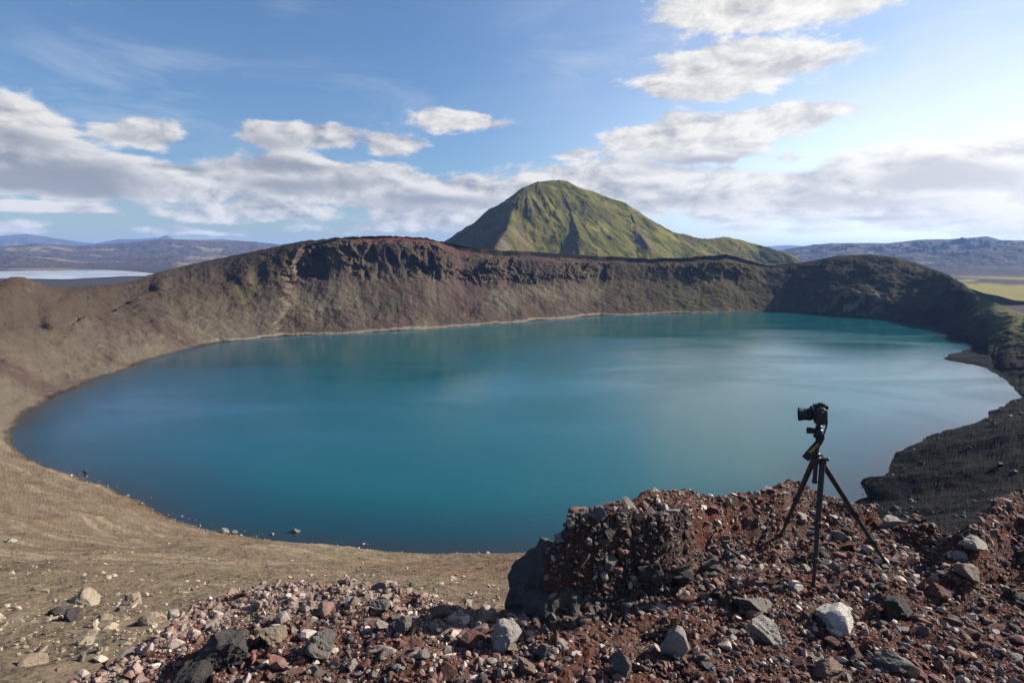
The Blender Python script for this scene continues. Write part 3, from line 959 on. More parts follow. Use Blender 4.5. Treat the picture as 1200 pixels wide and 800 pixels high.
# ------------------------------------------------------------------ stones
def ico(sub):
    bm = bmesh.new()
    bmesh.ops.create_icosphere(bm, subdivisions=sub, radius=1.0)
    v = np.array([p.co[:] for p in bm.verts])
    f = np.array([[q.index for q in p.verts] for p in bm.faces])
    bm.free()
    return v, f


def chop(v, seed, planes=11, lo=0.55, hi=0.9, rough=0.06, fr=2.2):
    g = np.random.default_rng(seed)
    v = v.copy()
    for _ in range(planes):
        n = g.normal(size=3)
        n /= np.linalg.norm(n)
        c = g.uniform(lo, hi)
        d = v @ n
        m_ = d > c
        v[m_] -= (d[m_] - c)[:, None] * n
    if rough:
        s = g.uniform(0, 50)
        nn = v / np.linalg.norm(v, axis=1, keepdims=True)
        k = fbm(nn[:, 0] * fr + s, nn[:, 1] * fr + nn[:, 2] * 1.7 * fr, 4, int(s)) + fbm(nn[:, 2] * fr + s, nn[:, 0] * fr - nn[:, 1] * 1.3 * fr, 4, int(s) + 7)
        v += nn * (rough * k)[:, None]
    return v


V0, F0 = ico(1)
V1, F1 = ico(2)
V3, F3 = ico(4)
V4, F4 = ico(5)


def scatter_mesh(name, P, sizes, cols, V, F, mat, flatz=0.7, sink=0.2, nproto=14, seed=0, planes=7):
    g = np.random.default_rng(seed)
    protos = [chop(V, seed * 100 + i, planes, 0.32, 0.80, 0.0) for i in range(nproto)]
    n = len(P)
    pid = g.integers(0, nproto, n)
    A = np.stack(protos)[pid]
    A = A * 1.18 * g.uniform(0.55, 1.2, (n, 1, 3)) * np.array((1, 0.85, flatz))
    ax = g.normal(size=(n, 3)) * np.array((0.35, 0.35, 1.0))
    yaw = g.uniform(0, 6.283, n)
    tx, ty = g.normal(0, 0.35, n), g.normal(0, 0.35, n)
    cz, sz = np.cos(yaw)[:, None], np.sin(yaw)[:, None]
    cx_, sx_ = np.cos(tx)[:, None], np.sin(tx)[:, None]
    x, y, z = A[..., 0], A[..., 1], A[..., 2]
    y, z = y * cx_ - z * sx_, y * sx_ + z * cx_
    x, z = x * np.cos(ty)[:, None] + z * np.sin(ty)[:, None], -x * np.sin(ty)[:, None] + z * np.cos(ty)[:, None]
    x, y = x * cz - y * sz, x * sz + y * cz
    A = np.stack([x, y, z], -1) * sizes[:, None, None]
    A[..., 2] += (sizes * (0.5 * flatz - sink))[:, None]
    A += P[:, None, :]
    f = (F[None] + (np.arange(n) * len(V))[:, None, None]).reshape(-1, 3)
    c = np.repeat(cols, len(V), axis=0)
    return mesh_from(name, A.reshape(-1, 3), None, f, c, mat, False)


def stone_cols(n, g, P=None):
    pal = np.array([(0.125, 0.055, 0.042), (0.085, 0.042, 0.034), (0.180, 0.105, 0.082), (0.165, 0.138, 0.120), (0.310, 0.262, 0.228), (0.105, 0.090, 0.082), (0.050, 0.043, 0.040), (0.45, 0.385, 0.33)])
    pr_ = np.array([0.27, 0.19, 0.11, 0.14, 0.10, 0.09, 0.05, 0.05])
    k = g.choice(len(pal), n, p=pr_)
    c = pal[k] * g.uniform(0.6, 1.2, (n, 1))
    return c


def scarp_points(n, g):
    th = g.uniform(pix(645, 700)[0], pix(870, 700)[0], n)
    ft = np.interp(th, thd, e_foot)
    r = ft + g.uniform(-0.12, 0.22, n)
    return np.stack([r * np.sin(th), r * np.cos(th), zfg(th, r)], -1), np.full(n, 1.0), th


def fg_points(n, g, rmax_pad=0.15):
    n = int(n * 1.18)
    th = g.uniform(R(-50), R(64), n * 3)
    r = np.sqrt(g.uniform(1.3 ** 2, 8.5 ** 2, n * 3))
    re = np.interp(th, thd, e_re)
    k = (r < re + rmax_pad)
    th, r = th[k][:n], r[k][:n]
    z = zfg(th, r)
    return np.stack([r * np.sin(th), r * np.cos(th), z], -1), np.interp(th, thd, e_re) - r, th


g = np.random.default_rng(11)
P, eq, th_ = (np.concatenate(q_) for q_ in zip(fg_points(70000, g), scarp_points(6000, g)))
sz_ = 0.0065 + 0.0065 * g.pareto(2.6, len(P))
sz_ = np.clip(sz_, 0, 0.032)
cc_ = stone_cols(len(P), g)
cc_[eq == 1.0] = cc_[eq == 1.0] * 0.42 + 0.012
pale = np.exp(-((eq - 0.12) / 0.26) ** 2) * (P[:, 0] < 0.1) * (g.uniform(size=len(P)) < 0.75)
cc_ = cmix(cc_, np.array((0.32, 0.25, 0.205)), pale * 0.5)
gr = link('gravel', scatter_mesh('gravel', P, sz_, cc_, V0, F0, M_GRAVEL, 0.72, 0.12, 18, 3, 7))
tag(gr, 'red brown scoria gravel covering the foreground ledge', 'gravel', kind='stuff')
P, eq, th_ = (np.concatenate(q_) for q_ in zip(fg_points(4300, g), scarp_points(420, g)))
sz_ = np.clip(0.019 + 0.013 * g.pareto(2.4, len(P)), 0, 0.055)
cc_ = stone_cols(len(P), g)
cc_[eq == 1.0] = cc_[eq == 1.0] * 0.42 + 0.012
pale = np.exp(-((eq - 0.12) / 0.26) ** 2) * (P[:, 0] < 0.1) * (g.uniform(size=len(P)) < 0.7)
cc_ = cmix(cc_, np.array((0.32, 0.25, 0.205)), pale * 0.5)
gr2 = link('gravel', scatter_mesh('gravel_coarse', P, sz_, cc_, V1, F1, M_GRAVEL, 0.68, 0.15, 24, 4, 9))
tag(gr2, 'coarse mixed stones strewn over the foreground ledge', 'gravel', kind='stuff')

# ---- single rocks on the ledge: ten shapes for the repeats, own shapes for the named ones
ROCKS = [mesh_from('rock', chop(V3, 900 + i, 11, 0.36, 0.82, 0.045), None, F3, None, M_ROCK, False) for i in range(12)]
GREY, PALE, DARK, REDD, PINK, TANR, OCH = (0.15, 0.135, 0.122), (0.30, 0.27, 0.235), (0.045, 0.041, 0.039), (0.115, 0.055, 0.042), (0.21, 0.135, 0.11), (0.21, 0.165, 0.12), (0.26, 0.15, 0.09)


def place_rock(me, loc, size, colour, rot, sink=0.25, name='rock'):
    o = link(name, me)
    o.scale = size
    o.rotation_euler = rot
    o.location = Vector(loc) + Vector((0, 0, size[2] * (0.75 - sink * 1.6)))
    o.color = (*colour, 1)
    return o


def named_rock(px, py, wpx, hpx, colour, label, seed, rough=0.05, rz=0.0, planes=13, tilt=(0, 0), depth=0.9):
    p = hit(px, py + hpx * 0.42)
    r = math.hypot(p.x, p.y)
    sx = wpx * r * 1.08 / FPX * 0.48
    sz = hpx * r * 1.08 / FPX * 0.47
    me = mesh_from('rock', chop(V4 if wpx > 50 else V3, seed, planes, 0.38, 0.84, rough), None, F4 if wpx > 50 else F3, None, M_ROCK, False)
    o = place_rock(me, p, (sx, sx * depth, sz), colour, (tilt[0], tilt[1], rz), 0.22)
    tag(o, label, 'rock')
    return o


NAMED = [
    (272, 752, 72, 56, DARK, 'large dark angular rock with a pale lit right face at lower left', 1),
    (236, 771, 36, 36, GREY, 'grey block just left of the large dark angular rock', 2),
    (318, 738, 40, 30, TANR, 'tan slab touching the right side of the large dark angular rock', 3),
    (378, 748, 46, 52, GREY, 'tall grey rock in red gravel right of the tan slab', 4),
    (222, 786, 46, 30, DARK, 'dark jagged rock at the lower left edge of the red ledge', 5),
    (443, 703, 36, 26, GREY, 'grey brown rock on the crest of the lower left ledge', 6),
    (516, 712, 32, 26, PINK, 'pinkish tan rock near the right end of the lower left crest', 7),
    (472, 728, 26, 32, GREY, 'upright grey stone below the pinkish tan crest rock', 8),
    (447, 728, 22, 20, PALE, 'small pale green grey stone left of the upright grey stone', 9),
    (592, 736, 46, 44, PALE, 'pale cracked rock in front of the big dark boulder', 10),
    (598, 752, 28, 22, TANR, 'tan stone leaning on the foot of the pale cracked rock', 11),
    (554, 745, 44, 22, REDD, 'flat dark red rock left of the pale cracked rock', 12),
    (616, 775, 34, 28, PINK, 'pinkish red rough rock at the bottom centre', 13),
    (640, 758, 30, 26, GREY, 'grey brown stone right of the pinkish red rough rock', 14),
    (729, 774, 40, 34, GREY, 'smooth grey rock at the bottom centre right', 15),
    (786, 744, 40, 54, PALE, 'pale grey broken slab standing near the bottom centre', 16),
    (788, 722, 18, 34, OCH, 'orange stone standing on the pale grey broken slab', 17),
    (645, 714, 26, 22, TANR, 'tan stone in the shade at the foot of the dark hollow', 18),
    (713, 655, 30, 30, GREY, 'grey rounded rock on the slope above the dark hollow', 19),
    (702, 601, 32, 24, GREY, 'grey rock on the crest of the right ledge', 20),
    (766, 668, 46, 44, DARK, 'dark blocky rock at the head of the hollow', 21),
    (713, 632, 26, 20, DARK, 'dark flat rock below the grey crest rock', 22),
    (884, 703, 52, 28, GREY, 'grey rock with a white corner left of the tripod front foot', 23),
    (898, 735, 60, 32, PALE, 'speckled pale pitted rock below the tripod', 24),
    (980, 717, 62, 36, (0.46, 0.43, 0.39), 'large smooth white grey rock right of the tripod front foot', 25),
    (1054, 711, 44, 30, DARK, 'dark faceted rock right of the large white grey rock', 26),
    (1048, 776, 42, 26, GREY, 'flat grey rock at the lower right', 27),
    (1045, 611, 28, 16, PALE, 'pale wedge of rock beyond the right tripod leg', 28),
    (1132, 665, 34, 18, TANR, 'flat tan rock on the right part of the ledge', 29),
    (1192, 699, 30, 22, DARK, 'dark rock at the right edge of the picture', 30),
    (1100, 690, 40, 20, REDD, 'dull red slab right of the dark faceted rock', 31),
    (968, 778, 40, 22, PINK, 'low pink grey rock at the bottom right of centre', 32),
    (1140, 635, 30, 16, PALE, 'pale flat rock high on the right ledge', 33),
    (735, 694, 40, 26, DARK, 'dark rock jutting low from the shaded scarp', 35),
    (792, 668, 46, 34, DARK, 'broad dark rock on the scarp right of the dark blocky rock', 36),
    (836, 658, 36, 26, (0.08, 0.07, 0.065), 'dark grey rock at the right end of the shaded scarp', 37),
    (694, 719, 34, 16, TANR, 'thin tan slab lying at the foot of the scarp', 34),
]
for i, (px, py, w_, h_, c_, lab, sd) in enumerate(NAMED):
    named_rock(px, py, w_, h_, c_, lab, 500 + sd, 0.03 if 'smooth' in lab else 0.06, rz=sd * 1.37, tilt=(0.12 * math.sin(sd * 2.1), 0.16 * math.cos(sd * 3.3)), depth=0.85)

# the great dark boulder under the right ledge
bc = hit(650, 735)
bl = mesh_from('boulder', chop(V4, 4242, 12, 0.60, 0.90, 0.085, 2.0), None, F4, None, M_ROCK, False)
bo = link('boulder', bl)
bo.location = (bc.x * 1.09 + 0.0, bc.y * 1.09 + 0.05, bc.z - 0.02)
bo.scale = (0.255, 0.31, 0.325)
bo.rotation_euler = (0.15, 0.35, 0.6)
bo.color = (0.060, 0.055, 0.052, 1)
tag(bo, 'great dark rounded boulder bulging from under the right ledge', 'boulder')

# repeats
g = np.random.default_rng(29)
GROUPS = {
    'g': ('small grey stone among red gravel on the right ledge', 'grey stones on the right ledge', (GREY, PALE, (0.15, 0.14, 0.13))),
    'r': ('small rust coloured stone on the right ledge', 'rust coloured stones on the right ledge', (REDD, (0.21, 0.10, 0.075), PINK)),
    'l': ('small grey or tan stone on the lower left ledge', 'grey and tan stones on the lower left ledge', (GREY, TANR, PALE)),
    'm': ('small reddish stone on the lower left ledge', 'reddish stones on the lower left ledge', (REDD, PINK)),
}
cnt = 0
for _ in range(3000):
    if cnt >= 240:
        break
    px = g.uniform(90, 1230)
    py = g.uniform(560, 815)
    a, T = pix(px, py)
    if T < np.interp(a, thd, e_T) + 0.012:
        continue
    p = hit(px, py)
    if p is None or p.length < 0.1:
        continue
    r = math.hypot(p.x, p.y)
    if r > np.interp(a, thd, e_re) + 0.02:
        continue
    s = (7 + 6.5 * g.pareto(2.6)) * (0.75 + 0.5 * (py - 560) / 250)
    s = min(s, 20) * r / FPX * 0.43
    left = px < 620
    key = ('l' if g.uniform() < 0.62 else 'm') if left else ('g' if g.uniform() < 0.6 else 'r')
    lab, grp, pal_ = GROUPS[key]
    c_ = np.array(pal_[g.integers(len(pal_))]) * g.uniform(0.75, 1.2)
    o = place_rock(ROCKS[g.integers(12)], p, (s * g.uniform(0.85, 1.3), s * g.uniform(0.75, 1.0), s * g.uniform(0.5, 0.8)), c_, (g.normal(0, 0.3), g.normal(0, 0.3), g.uniform(0, 6.28)), 0.22)
    tag(o, lab, 'rock', grp)
    cnt += 1

# ---- stones on the crater slope and shore
g = np.random.default_rng(41)
n = 9500
ri = g.integers(int(nA * 0.33), nA, n * 2)
ci = g.integers(90, len(TH) - 90, n * 2)
dens_ = 0.25 + 0.75 * sst(fbm(X[ri, ci] / 8, Y[ri, ci] / 8, 3, 401), -0.2, 0.5)
keep = (g.uniform(size=n * 2) < dens_) & (PX2[ri, ci] < 900)
ri, ci = ri[keep][:n], ci[keep][:n]
P = np.stack([X[ri, ci], Y[ri, ci], Z[ri, ci]], -1) + g.normal(0, 0.05, (len(ri), 3)) * np.array((1, 1, 0))
sz_ = np.clip(0.03 + 0.036 * g.pareto(2.1, len(P)), 0, 0.30)
cc_ = np.array([(0.26, 0.21, 0.145), (0.19, 0.15, 0.105), (0.12, 0.095, 0.075), (0.27, 0.225, 0.17)])[g.integers(0, 4, len(P))] * g.uniform(0.8, 1.2, (len(P), 1))
ss = link('stones', scatter_mesh('stones', P, sz_, cc_, V0, F0, M_FSTONE, 0.5, 0.12, 14, 6, 6))
tag(ss, 'pale loose stones scattered down the left crater slope', 'stones', kind='stuff')
n = 9000
ri = g.integers(int(nA * 0.4), nA, n * 3)
ci = g.integers(len(TH) // 2, len(TH) - 90, n * 3)
keep = (PX2[ri, ci] > 930) & (g.uniform(size=n * 3) < 0.15 + 0.85 * sst(fbm(X[ri, ci] / 12, Y[ri, ci] / 12, 3, 403), -0.1, 0.5)) & (D[ri, ci] > 0)
ri, ci = ri[keep][:n], ci[keep][:n]
P = np.stack([X[ri, ci], Y[ri, ci], Z[ri, ci]], -1)
sz_ = np.clip(0.11 + 0.12 * g.pareto(2.0, len(P)), 0, 1.2)
cc_ = np.array([(0.030, 0.028, 0.026), (0.018, 0.017, 0.016), (0.055, 0.050, 0.045)])[g.integers(0, 3, len(P))] * g.uniform(0.8, 1.2, (len(P), 1))
bs = link('stones', scatter_mesh('bank_stones', P, sz_, cc_, V0, F0, M_FSTONE, 0.7, 0.1, 14, 9, 6))
tag(bs, 'black basalt rubble covering the dark bank at right', 'stones', kind='stuff')
# a line of stones along the near shore
m_ = (np.abs(D[:nA + nB]) < 2.2) & (Rr[:nA + nB] < 260) & (PX2[:nA + nB] > 60)
ii, jj = np.nonzero(m_)
k = g.choice(len(ii), min(2600, len(ii)), replace=False)
P = np.stack([X[ii[k], jj[k]], Y[ii[k], jj[k]], np.maximum(Z[ii[k], jj[k]], -0.1)], -1)
sz_ = np.clip(0.06 + 0.06 * g.pareto(2.4, len(P)), 0, 0.45)
cc_ = np.array([(0.20, 0.16, 0.12), (0.12, 0.10, 0.08), (0.30, 0.25, 0.19)])[g.integers(0, 3, len(P))]
cc_[P[:, 0] > 70] *= 0.3
sh = link('stones', scatter_mesh('shore_stones', P, sz_, cc_, V0, F0, M_FSTONE, 0.65, 0.1, 14, 8, 6))
tag(sh, 'small stones lining the near shore of the lake', 'stones', kind='stuff')

SLOPE = [(100, 698, 40, 16, (0.26, 0.21, 0.15), 'pointed pale slab on the left slope, tallest of the slope'), (178, 724, 34, 18, TANR, 'pale tan block on the slope beside the ledge'),
         (70, 716, 26, 9, DARK, 'dark low rock on the left slope near the frame edge'), (156, 700, 18, 12, TANR, 'small pointed pale rock on the left slope'),
         (84, 722, 24, 10, DARK, 'dark rock beside a pale slab low on the left slope'), (36, 774, 28, 9, TANR, 'flat pale rock at the lower left corner'),
         (126, 722, 18, 8, TANR, 'flat tan rock between the pale slabs of the left slope'), (14, 632, 10, 4, PALE, 'lone white stone high on the left slope')]
for i, (px, py, w_, h_, c_, lab) in enumerate(SLOPE):
    p = terr_at(px, py + h_ * 0.4)
    r = math.hypot(p[0], p[1])
    me = mesh_from('rock', chop(V3, 700 + i, 12, 0.45, 0.85, 0.05), None, F3, None, M_ROCK, False)
    o = place_rock(me, p, (w_ * r / FPX * 0.5, w_ * r / FPX * 0.5, h_ * r / FPX * 0.75), np.array(c_) * 0.85, (0.1, 0.15, i * 1.3), 0.3)
    tag(o, lab, 'rock')
# slabs of the slope
for k in range(40):
    px, py = g.uniform(-10, 215), g.uniform(668, 806)
    if px > 150 and py > 735:
        continue
    p = terr_at(px, py)
    r = math.hypot(p[0], p[1])
    s = g.uniform(5, 13) * r / FPX * 0.55
    o = place_rock(ROCKS[k % 12], p, (s * 1.2, s * 0.9, s * 0.4), np.array(TANR if k % 3 else (0.26, 0.22, 0.16)) * g.uniform(0.6, 1.0), (g.normal(0, .2), g.normal(0, .2), g.uniform(0, 6)), 0.25)
    tag(o, 'pale flat stone lying on the left crater slope', 'rock', 'pale stones on the left slope')
SHORE = [(262, 622, 11, 5, 'pale rock at the water edge, left one of a pair'), (274, 623, 8, 4, 'small pale rock at the water edge beside a larger one'), (320, 624, 6, 3, 'small rock standing out of the shallow water'),
         (347, 620, 10, 5, 'largest rock standing in the shallow water'), (298, 629, 7, 4, 'little dark stone at the edge of the water'), (100, 554, 5, 5, 'dark rock on the left shore')]
for i, (px, py, w_, h_, lab) in enumerate(SHORE):
    a, T = pix(px, py + h_ / 2)
    r = EYE / T
    p = np.array((r * math.sin(a), r * math.cos(a), -0.02))
    if i in (0, 1, 5):
        p = terr_at(px, py + h_ / 2, nA + nB)
        p[2] = max(p[2], 0.0)
    o = place_rock(ROCKS[(i * 5 + 2) % 12], p, (w_ * r / FPX * 0.55, w_ * r / FPX * 0.45, h_ * r / FPX * 0.8), GREY if i < 4 else DARK, (0.1, 0.2, i), 0.3)
    tag(o, lab, 'rock')


# ------------------------------------------------------------------ tripod and camera
def plain_mat(name, c, rough=0.5, metal=0.0, bump=0.0):
    m, N, b = new_mat(name)
    o = N.new('ShaderNodeTexCoord').outputs['Object']
    n = N.noise(o, 60.0, 4, 0.6)
    v = N.rng(n, 0.3, 0.7, 0.8, 1.2, False)
    cc = N.new('ShaderNodeCombineColor')
    for i in range(3):
        N.put(cc.inputs[i], v)
    N.put(b.inputs['Base Color'], N.mix(1.0, (*c, 1), cc.outputs[0], 'MULTIPLY'))
    N.put(b.inputs['Roughness'], N.rng(n, 0.3, 0.7, rough - 0.1, rough + 0.12, False))
    b.inputs['Metallic'].default_value = metal
    if bump:
        N.put(b.inputs['Normal'], N.bump(N.noise(o, 900.0, 2, 0.5), bump, 0.001))
    return m


M_TUBE = plain_mat('tripod_tube', (0.030, 0.035, 0.044), 0.45, 0.5)
M_BLK = plain_mat('black_metal', (0.018, 0.018, 0.020), 0.45, 0.3)
M_RUB = plain_mat('black_rubber', (0.014, 0.014, 0.014), 0.75, 0.0, 0.4)
M_BODY = plain_mat('camera_body', (0.016, 0.016, 0.017), 0.55, 0.0, 0.5)
M_STRAP = plain_mat('strap_webbing', (0.012, 0.012, 0.013), 0.8, 0.0, 0.5)
M_YEL = plain_mat('yellow_thread', (0.62, 0.42, 0.02), 0.7)
M_SIL = plain_mat('bare_metal', (0.45, 0.45, 0.46), 0.3, 1.0)
M_GLASS = plain_mat('lens_glass', (0.01, 0.012, 0.02), 0.12)
M_SCREEN = plain_mat('screen_glass', (0.012, 0.013, 0.015), 0.15)


def bm_cyl(bm, p0, p1, r0, r1=None, n=20, bev=0.0):
    r1 = r0 if r1 is None else r1
    p0, p1 = Vector(p0), Vector(p1)
    d = p1 - p0
    q_ = d.to_track_quat('Z', 'Y')
    L = d.length
    bv = min(bev, L * 0.3)
    st = [(0, r0 - bv), (bv, r0), (L - bv, r1), (L, r1 - bv)] if bv else [(0, r0), (L, r1)]
    rings = []
    for h, r in st:
        rings.append([bm.verts.new(p0 + q_ @ Vector((r * math.cos(2 * math.pi * k / n), r * math.sin(2 * math.pi * k / n), h))) for k in range(n)])
    for a, b in zip(rings[:-1], rings[1:]):
        for k in range(n):
            bm.faces.new((a[k], a[(k + 1) % n], b[(k + 1) % n], b[k]))
    bm.faces.new(rings[0][::-1])
    bm.faces.new(rings[-1])


def bm_box(bm, c, s, rot=None, bev=0.004):
    r = bmesh.ops.create_cube(bm, size=1.0)
    vs = r['verts']
    bmesh.ops.scale(bm, verts=vs, vec=s)
    if bev:
        es = list({e for v in vs for e in v.link_edges})
        rb_ = bmesh.ops.bevel(bm, geom=es, offset=bev, segments=2, affect='EDGES', profile=0.6)
        vs = list({v for f in rb_['faces'] for v in f.verts} | {v for v in vs if v.is_valid})
    M_ = (rot.to_matrix().to_4x4() if rot else Matrix.Identity(4))
    bmesh.ops.transform(bm, verts=vs, matrix=Matrix.Translation(c) @ M_)


def part(name, build, mat, parent, smooth=True, loc=None, rot=None):
    bm = bmesh.new()
    build(bm)
    me = bpy.data.meshes.new(name)
    bmesh.ops.recalc_face_normals(bm, faces=bm.faces)
    bm.to_mesh(me)
    bm.free()
    for p in me.polygons:
        p.use_smooth = smooth
    if smooth:
        me.set_sharp_from_angle(angle=R(35))
    me.materials.append(mat)
    o = link(name, me, parent)
    return o


def at_forward(px, py, f):
    cx, cy = (px - 600) / FPX, (py - 400) / FPX
    fw_ = Vector((0, math.cos(PITCH), -math.sin(PITCH)))
    dn = Vector((0, -math.sin(PITCH), -math.cos(PITCH)))
    return Vector((0, 0, EYE)) + (fw_ + Vector((1, 0, 0)) * cx + dn * cy) * f


feet = [hit(915, 629), hit(953, 688), hit(1039, 662)]
cen = sum(feet, Vector()) / 3
# column axis: vertical line through the point between the feet; hub height read off the photograph
dep_hub = 3.62
hub = at_forward(956.5, 538, dep_hub)
print('FEET', [tuple(round(k, 2) for k in f) for f in feet], 'hub', tuple(hub), 'cen', tuple(cen))
trip = bpy.data.objects.new('tripod', None)
COL.objects.link(trip)
trip.location = (hub.x, hub.y, min(f.z for f in feet))
tag(trip, 'black photo tripod standing on red gravel with its three legs spread', 'tripod')


def loc(v):
    return Vector(v) - trip.location


def build_leg(foot):
    d = (foot - hub).normalized()
    out = Vector((d.x, d.y, 0)).normalized()
    top = hub + out * 0.034 + Vector((0, 0, -0.004))
    foot = foot + Vector((0, 0, 0.004))
    dv = foot - top
    L = dv.length
    k = lambda t_: loc(top + dv * t_)

    def leg(bm):
        bm_cyl(bm, k(0.02), k(0.49), 0.0170, 0.0162, 18, 0.001)
        bm_cyl(bm, k(0.47), k(0.78), 0.0140, 0.0135, 18, 0.001)
        bm_cyl(bm, k(0.76), k(0.975), 0.0110, 0.0105, 18, 0.001)
    lg = part('leg', leg, M_TUBE, trip)

    def clamp_(t0, r):
        def f(bm):
            bm_cyl(bm, k(t0 - 0.018), k(t0 + 0.020), r, r * 0.93, 18, 0.002)
            side = dv.cross(Vector((0, 0, 1))).normalized()
            bm_box(bm, k(t0) + side * r, (0.012, 0.012, 0.034), dv.to_track_quat('Z', 'Y'), 0.003)
        return f
    part('clamp', clamp_(0.49, 0.0240), M_BLK, lg)
    part('clamp', clamp_(0.775, 0.0195), M_BLK, lg)

    def foot_f(bm):
        bm_cyl(bm, k(0.965), k(0.99), 0.0140, 0.0170, 16, 0.002)
        bm_cyl(bm, k(0.99), k(1.004), 0.0170, 0.012, 16, 0.003)
    part('rubber_foot', foot_f, M_RUB, lg)

    def hinge(bm):
        bm_box(bm, loc(hub + out * 0.036 + Vector((0, 0, 0.0))), (0.034, 0.040, 0.040), d.to_track_quat('Z', 'Y'), 0.006)
        side = out.cross(Vector((0, 0, 1)))
        bm_cyl(bm, loc(hub + out * 0.034 - side * 0.026), loc(hub + out * 0.034 + side * 0.026), 0.009, None, 14, 0.002)
    part('hinge', hinge, M_BLK, lg)


for f in feet:
    build_leg(f)


def hubf(bm):
    h = loc(hub)
    bm_cyl(bm, h + Vector((0, 0, -0.022)), h + Vector((0, 0, 0.020)), 0.034, 0.030, 24, 0.004)
    bm_cyl(bm, h + Vector((0, 0, 0.020)), h + Vector((0, 0, 0.042)), 0.020, 0.018, 24, 0.003)
    bm_cyl(bm, h + Vector((0.018, -0.012, 0.010)), h + Vector((0.058, -0.038, 0.012)), 0.007, 0.010, 14, 0.002)


part('hub', hubf, M_BLK, trip)
head = at_forward(958.5, 503.5, dep_hub)
head.y = hub.y
head.x = hub.x
zc_top = head.z - 0.018


def column(bm):
    h = loc(hub)
    bm_cyl(bm, h + Vector((0, 0, -0.13)), Vector((h.x, h.y, loc(head).z - 0.03)), 0.0125, None, 20, 0.002)
    bm_cyl(bm, h + Vector((0, 0, -0.15)), h + Vector((0, 0, -0.128)), 0.016, 0.015, 18, 0.003)


part('centre_column', column, M_TUBE, trip)
LENS = Vector((-0.955, 0.295, 0.0)).normalized()
SIDE = Vector((LENS.y, -LENS.x, 0))               # to the right of the lens direction
ROT = Matrix((LENS, -SIDE, Vector((0, 0, 1)))).transposed().to_quaternion()   # x = lens axis, y = left of it
hl_ = loc(head)


def headf(bm):
    bm_cyl(bm, hl_ + Vector((0, 0, -0.040)), hl_ + Vector((0, 0, -0.024)), 0.026, 0.028, 24, 0.003)
    bm_cyl(bm, hl_ + Vector((0, 0, -0.026)), hl_ + Vector((0, 0, 0.014)), 0.025, 0.023, 24, 0.004)
    r = bmesh.ops.create_uvsphere(bm, u_segments=20, v_segments=12, radius=0.019)
    bmesh.ops.translate(bm, verts=r['verts'], vec=hl_ + Vector((0, 0, 0.022)))
    bm_cyl(bm, hl_ + Vector((0, 0, 0.030)), hl_ + Vector((0, 0, 0.046)), 0.011, 0.013, 18, 0.002)


hd = part('ball_head', headf, M_BLK, trip)


def knobf(bm):
    bm_cyl(bm, hl_ + LENS * 0.018, hl_ + LENS * 0.064, 0.017, 0.0195, 20, 0.004)


part('knob', knobf, M_RUB, hd)


def platef(bm):
    bm_box(bm, hl_ + Vector((0, 0, 0.050)), (0.052, 0.044, 0.011), ROT, 0.003)


part('clamp_plate', platef, M_SIL, hd)

# ---- the camera, a thing of its own on the tripod
body_c = head + Vector((0, 0, 0.0555))
camr = bpy.data.objects.new('camera', None)
COL.objects.link(camr)
camr.location = body_c
camr.rotation_mode = 'QUATERNION'
tilt = Matrix.Rotation(R(-3), 3, SIDE).to_quaternion()
camr.rotation_quaternion = tilt @ ROT
tag(camr, 'black interchangeable lens camera with stubby lens mounted on the tripod', 'camera')
# local frame: x = lens direction, y = left of it, z up


def bodyf(bm):
    bm_box(bm, Vector((-0.006, 0, 0.048)), (0.056, 0.138, 0.086), None, 0.010)
    bm_box(bm, Vector((0.016, 0.0, 0.050)), (0.040, 0.078, 0.074), None, 0.010)
    bm_box(bm, Vector((-0.002, 0.0, 0.004)), (0.050, 0.130, 0.010), None, 0.003)


part('body', bodyf, M_BODY, camr)


def gripf(bm):
    bm_box(bm, Vector((0.024, -0.055, 0.045)), (0.040, 0.034, 0.082), None, 0.012)


part('grip', gripf, M_RUB, camr)


def prism(bm):
    vs = []
    for x, wy, z in ((-0.036, 0.022, 0.090), (0.030, 0.026, 0.090), (0.034, 0.014, 0.112), (-0.030, 0.012, 0.116)):
        vs.append((bm.verts.new((x, -wy, z)), bm.verts.new((x, wy, z))))
    a, b, c, d = vs
    for f in ((a[0], b[0], c[0], d[0]), (b[1], a[1], d[1], c[1]), (b[0], b[1], c[1], c[0]), (a[1], a[0], d[0], d[1]), (d[0], c[0], c[1], d[1]), (a[0], a[1], b[1], b[0])):
        bm.faces.new(f)
    es = list(bm.edges)
    bmesh.ops.bevel(bm, geom=es, offset=0.005, segments=2, affect='EDGES', profile=0.6)
    bm_box(bm, Vector((-0.006, 0, 0.117)), (0.022, 0.020, 0.006), None, 0.001)


vf = part('viewfinder_hump', prism, M_BODY, camr)
part('eyecup', lambda bm: bm_box(bm, Vector((-0.041, 0, 0.092)), (0.014, 0.034, 0.024), None, 0.005), M_RUB, vf)


def lensf(bm):
    z = 0.047
    for x0, x1, r0, r1 in ((0.030, 0.042, 0.031, 0.033), (0.042, 0.070, 0.034, 0.035), (0.071, 0.084, 0.0365, 0.0365), (0.085, 0.094, 0.035, 0.036)):
        bm_cyl(bm, (x0, 0, z), (x1, 0, z), r0, r1, 32, 0.0015)


ln = part('lens', lensf, M_BODY, camr)


def ringf(bm):
    for k in range(28):
        a = 2 * math.pi * k / 28
        bm_box(bm, Vector((0.056, 0.0350 * math.cos(a), 0.047 + 0.0350 * math.sin(a))), (0.020, 0.004, 0.003), Euler((a + math.pi / 2, 0, 0)).to_quaternion(), 0)


part('zoom_ring', ringf, M_RUB, ln)


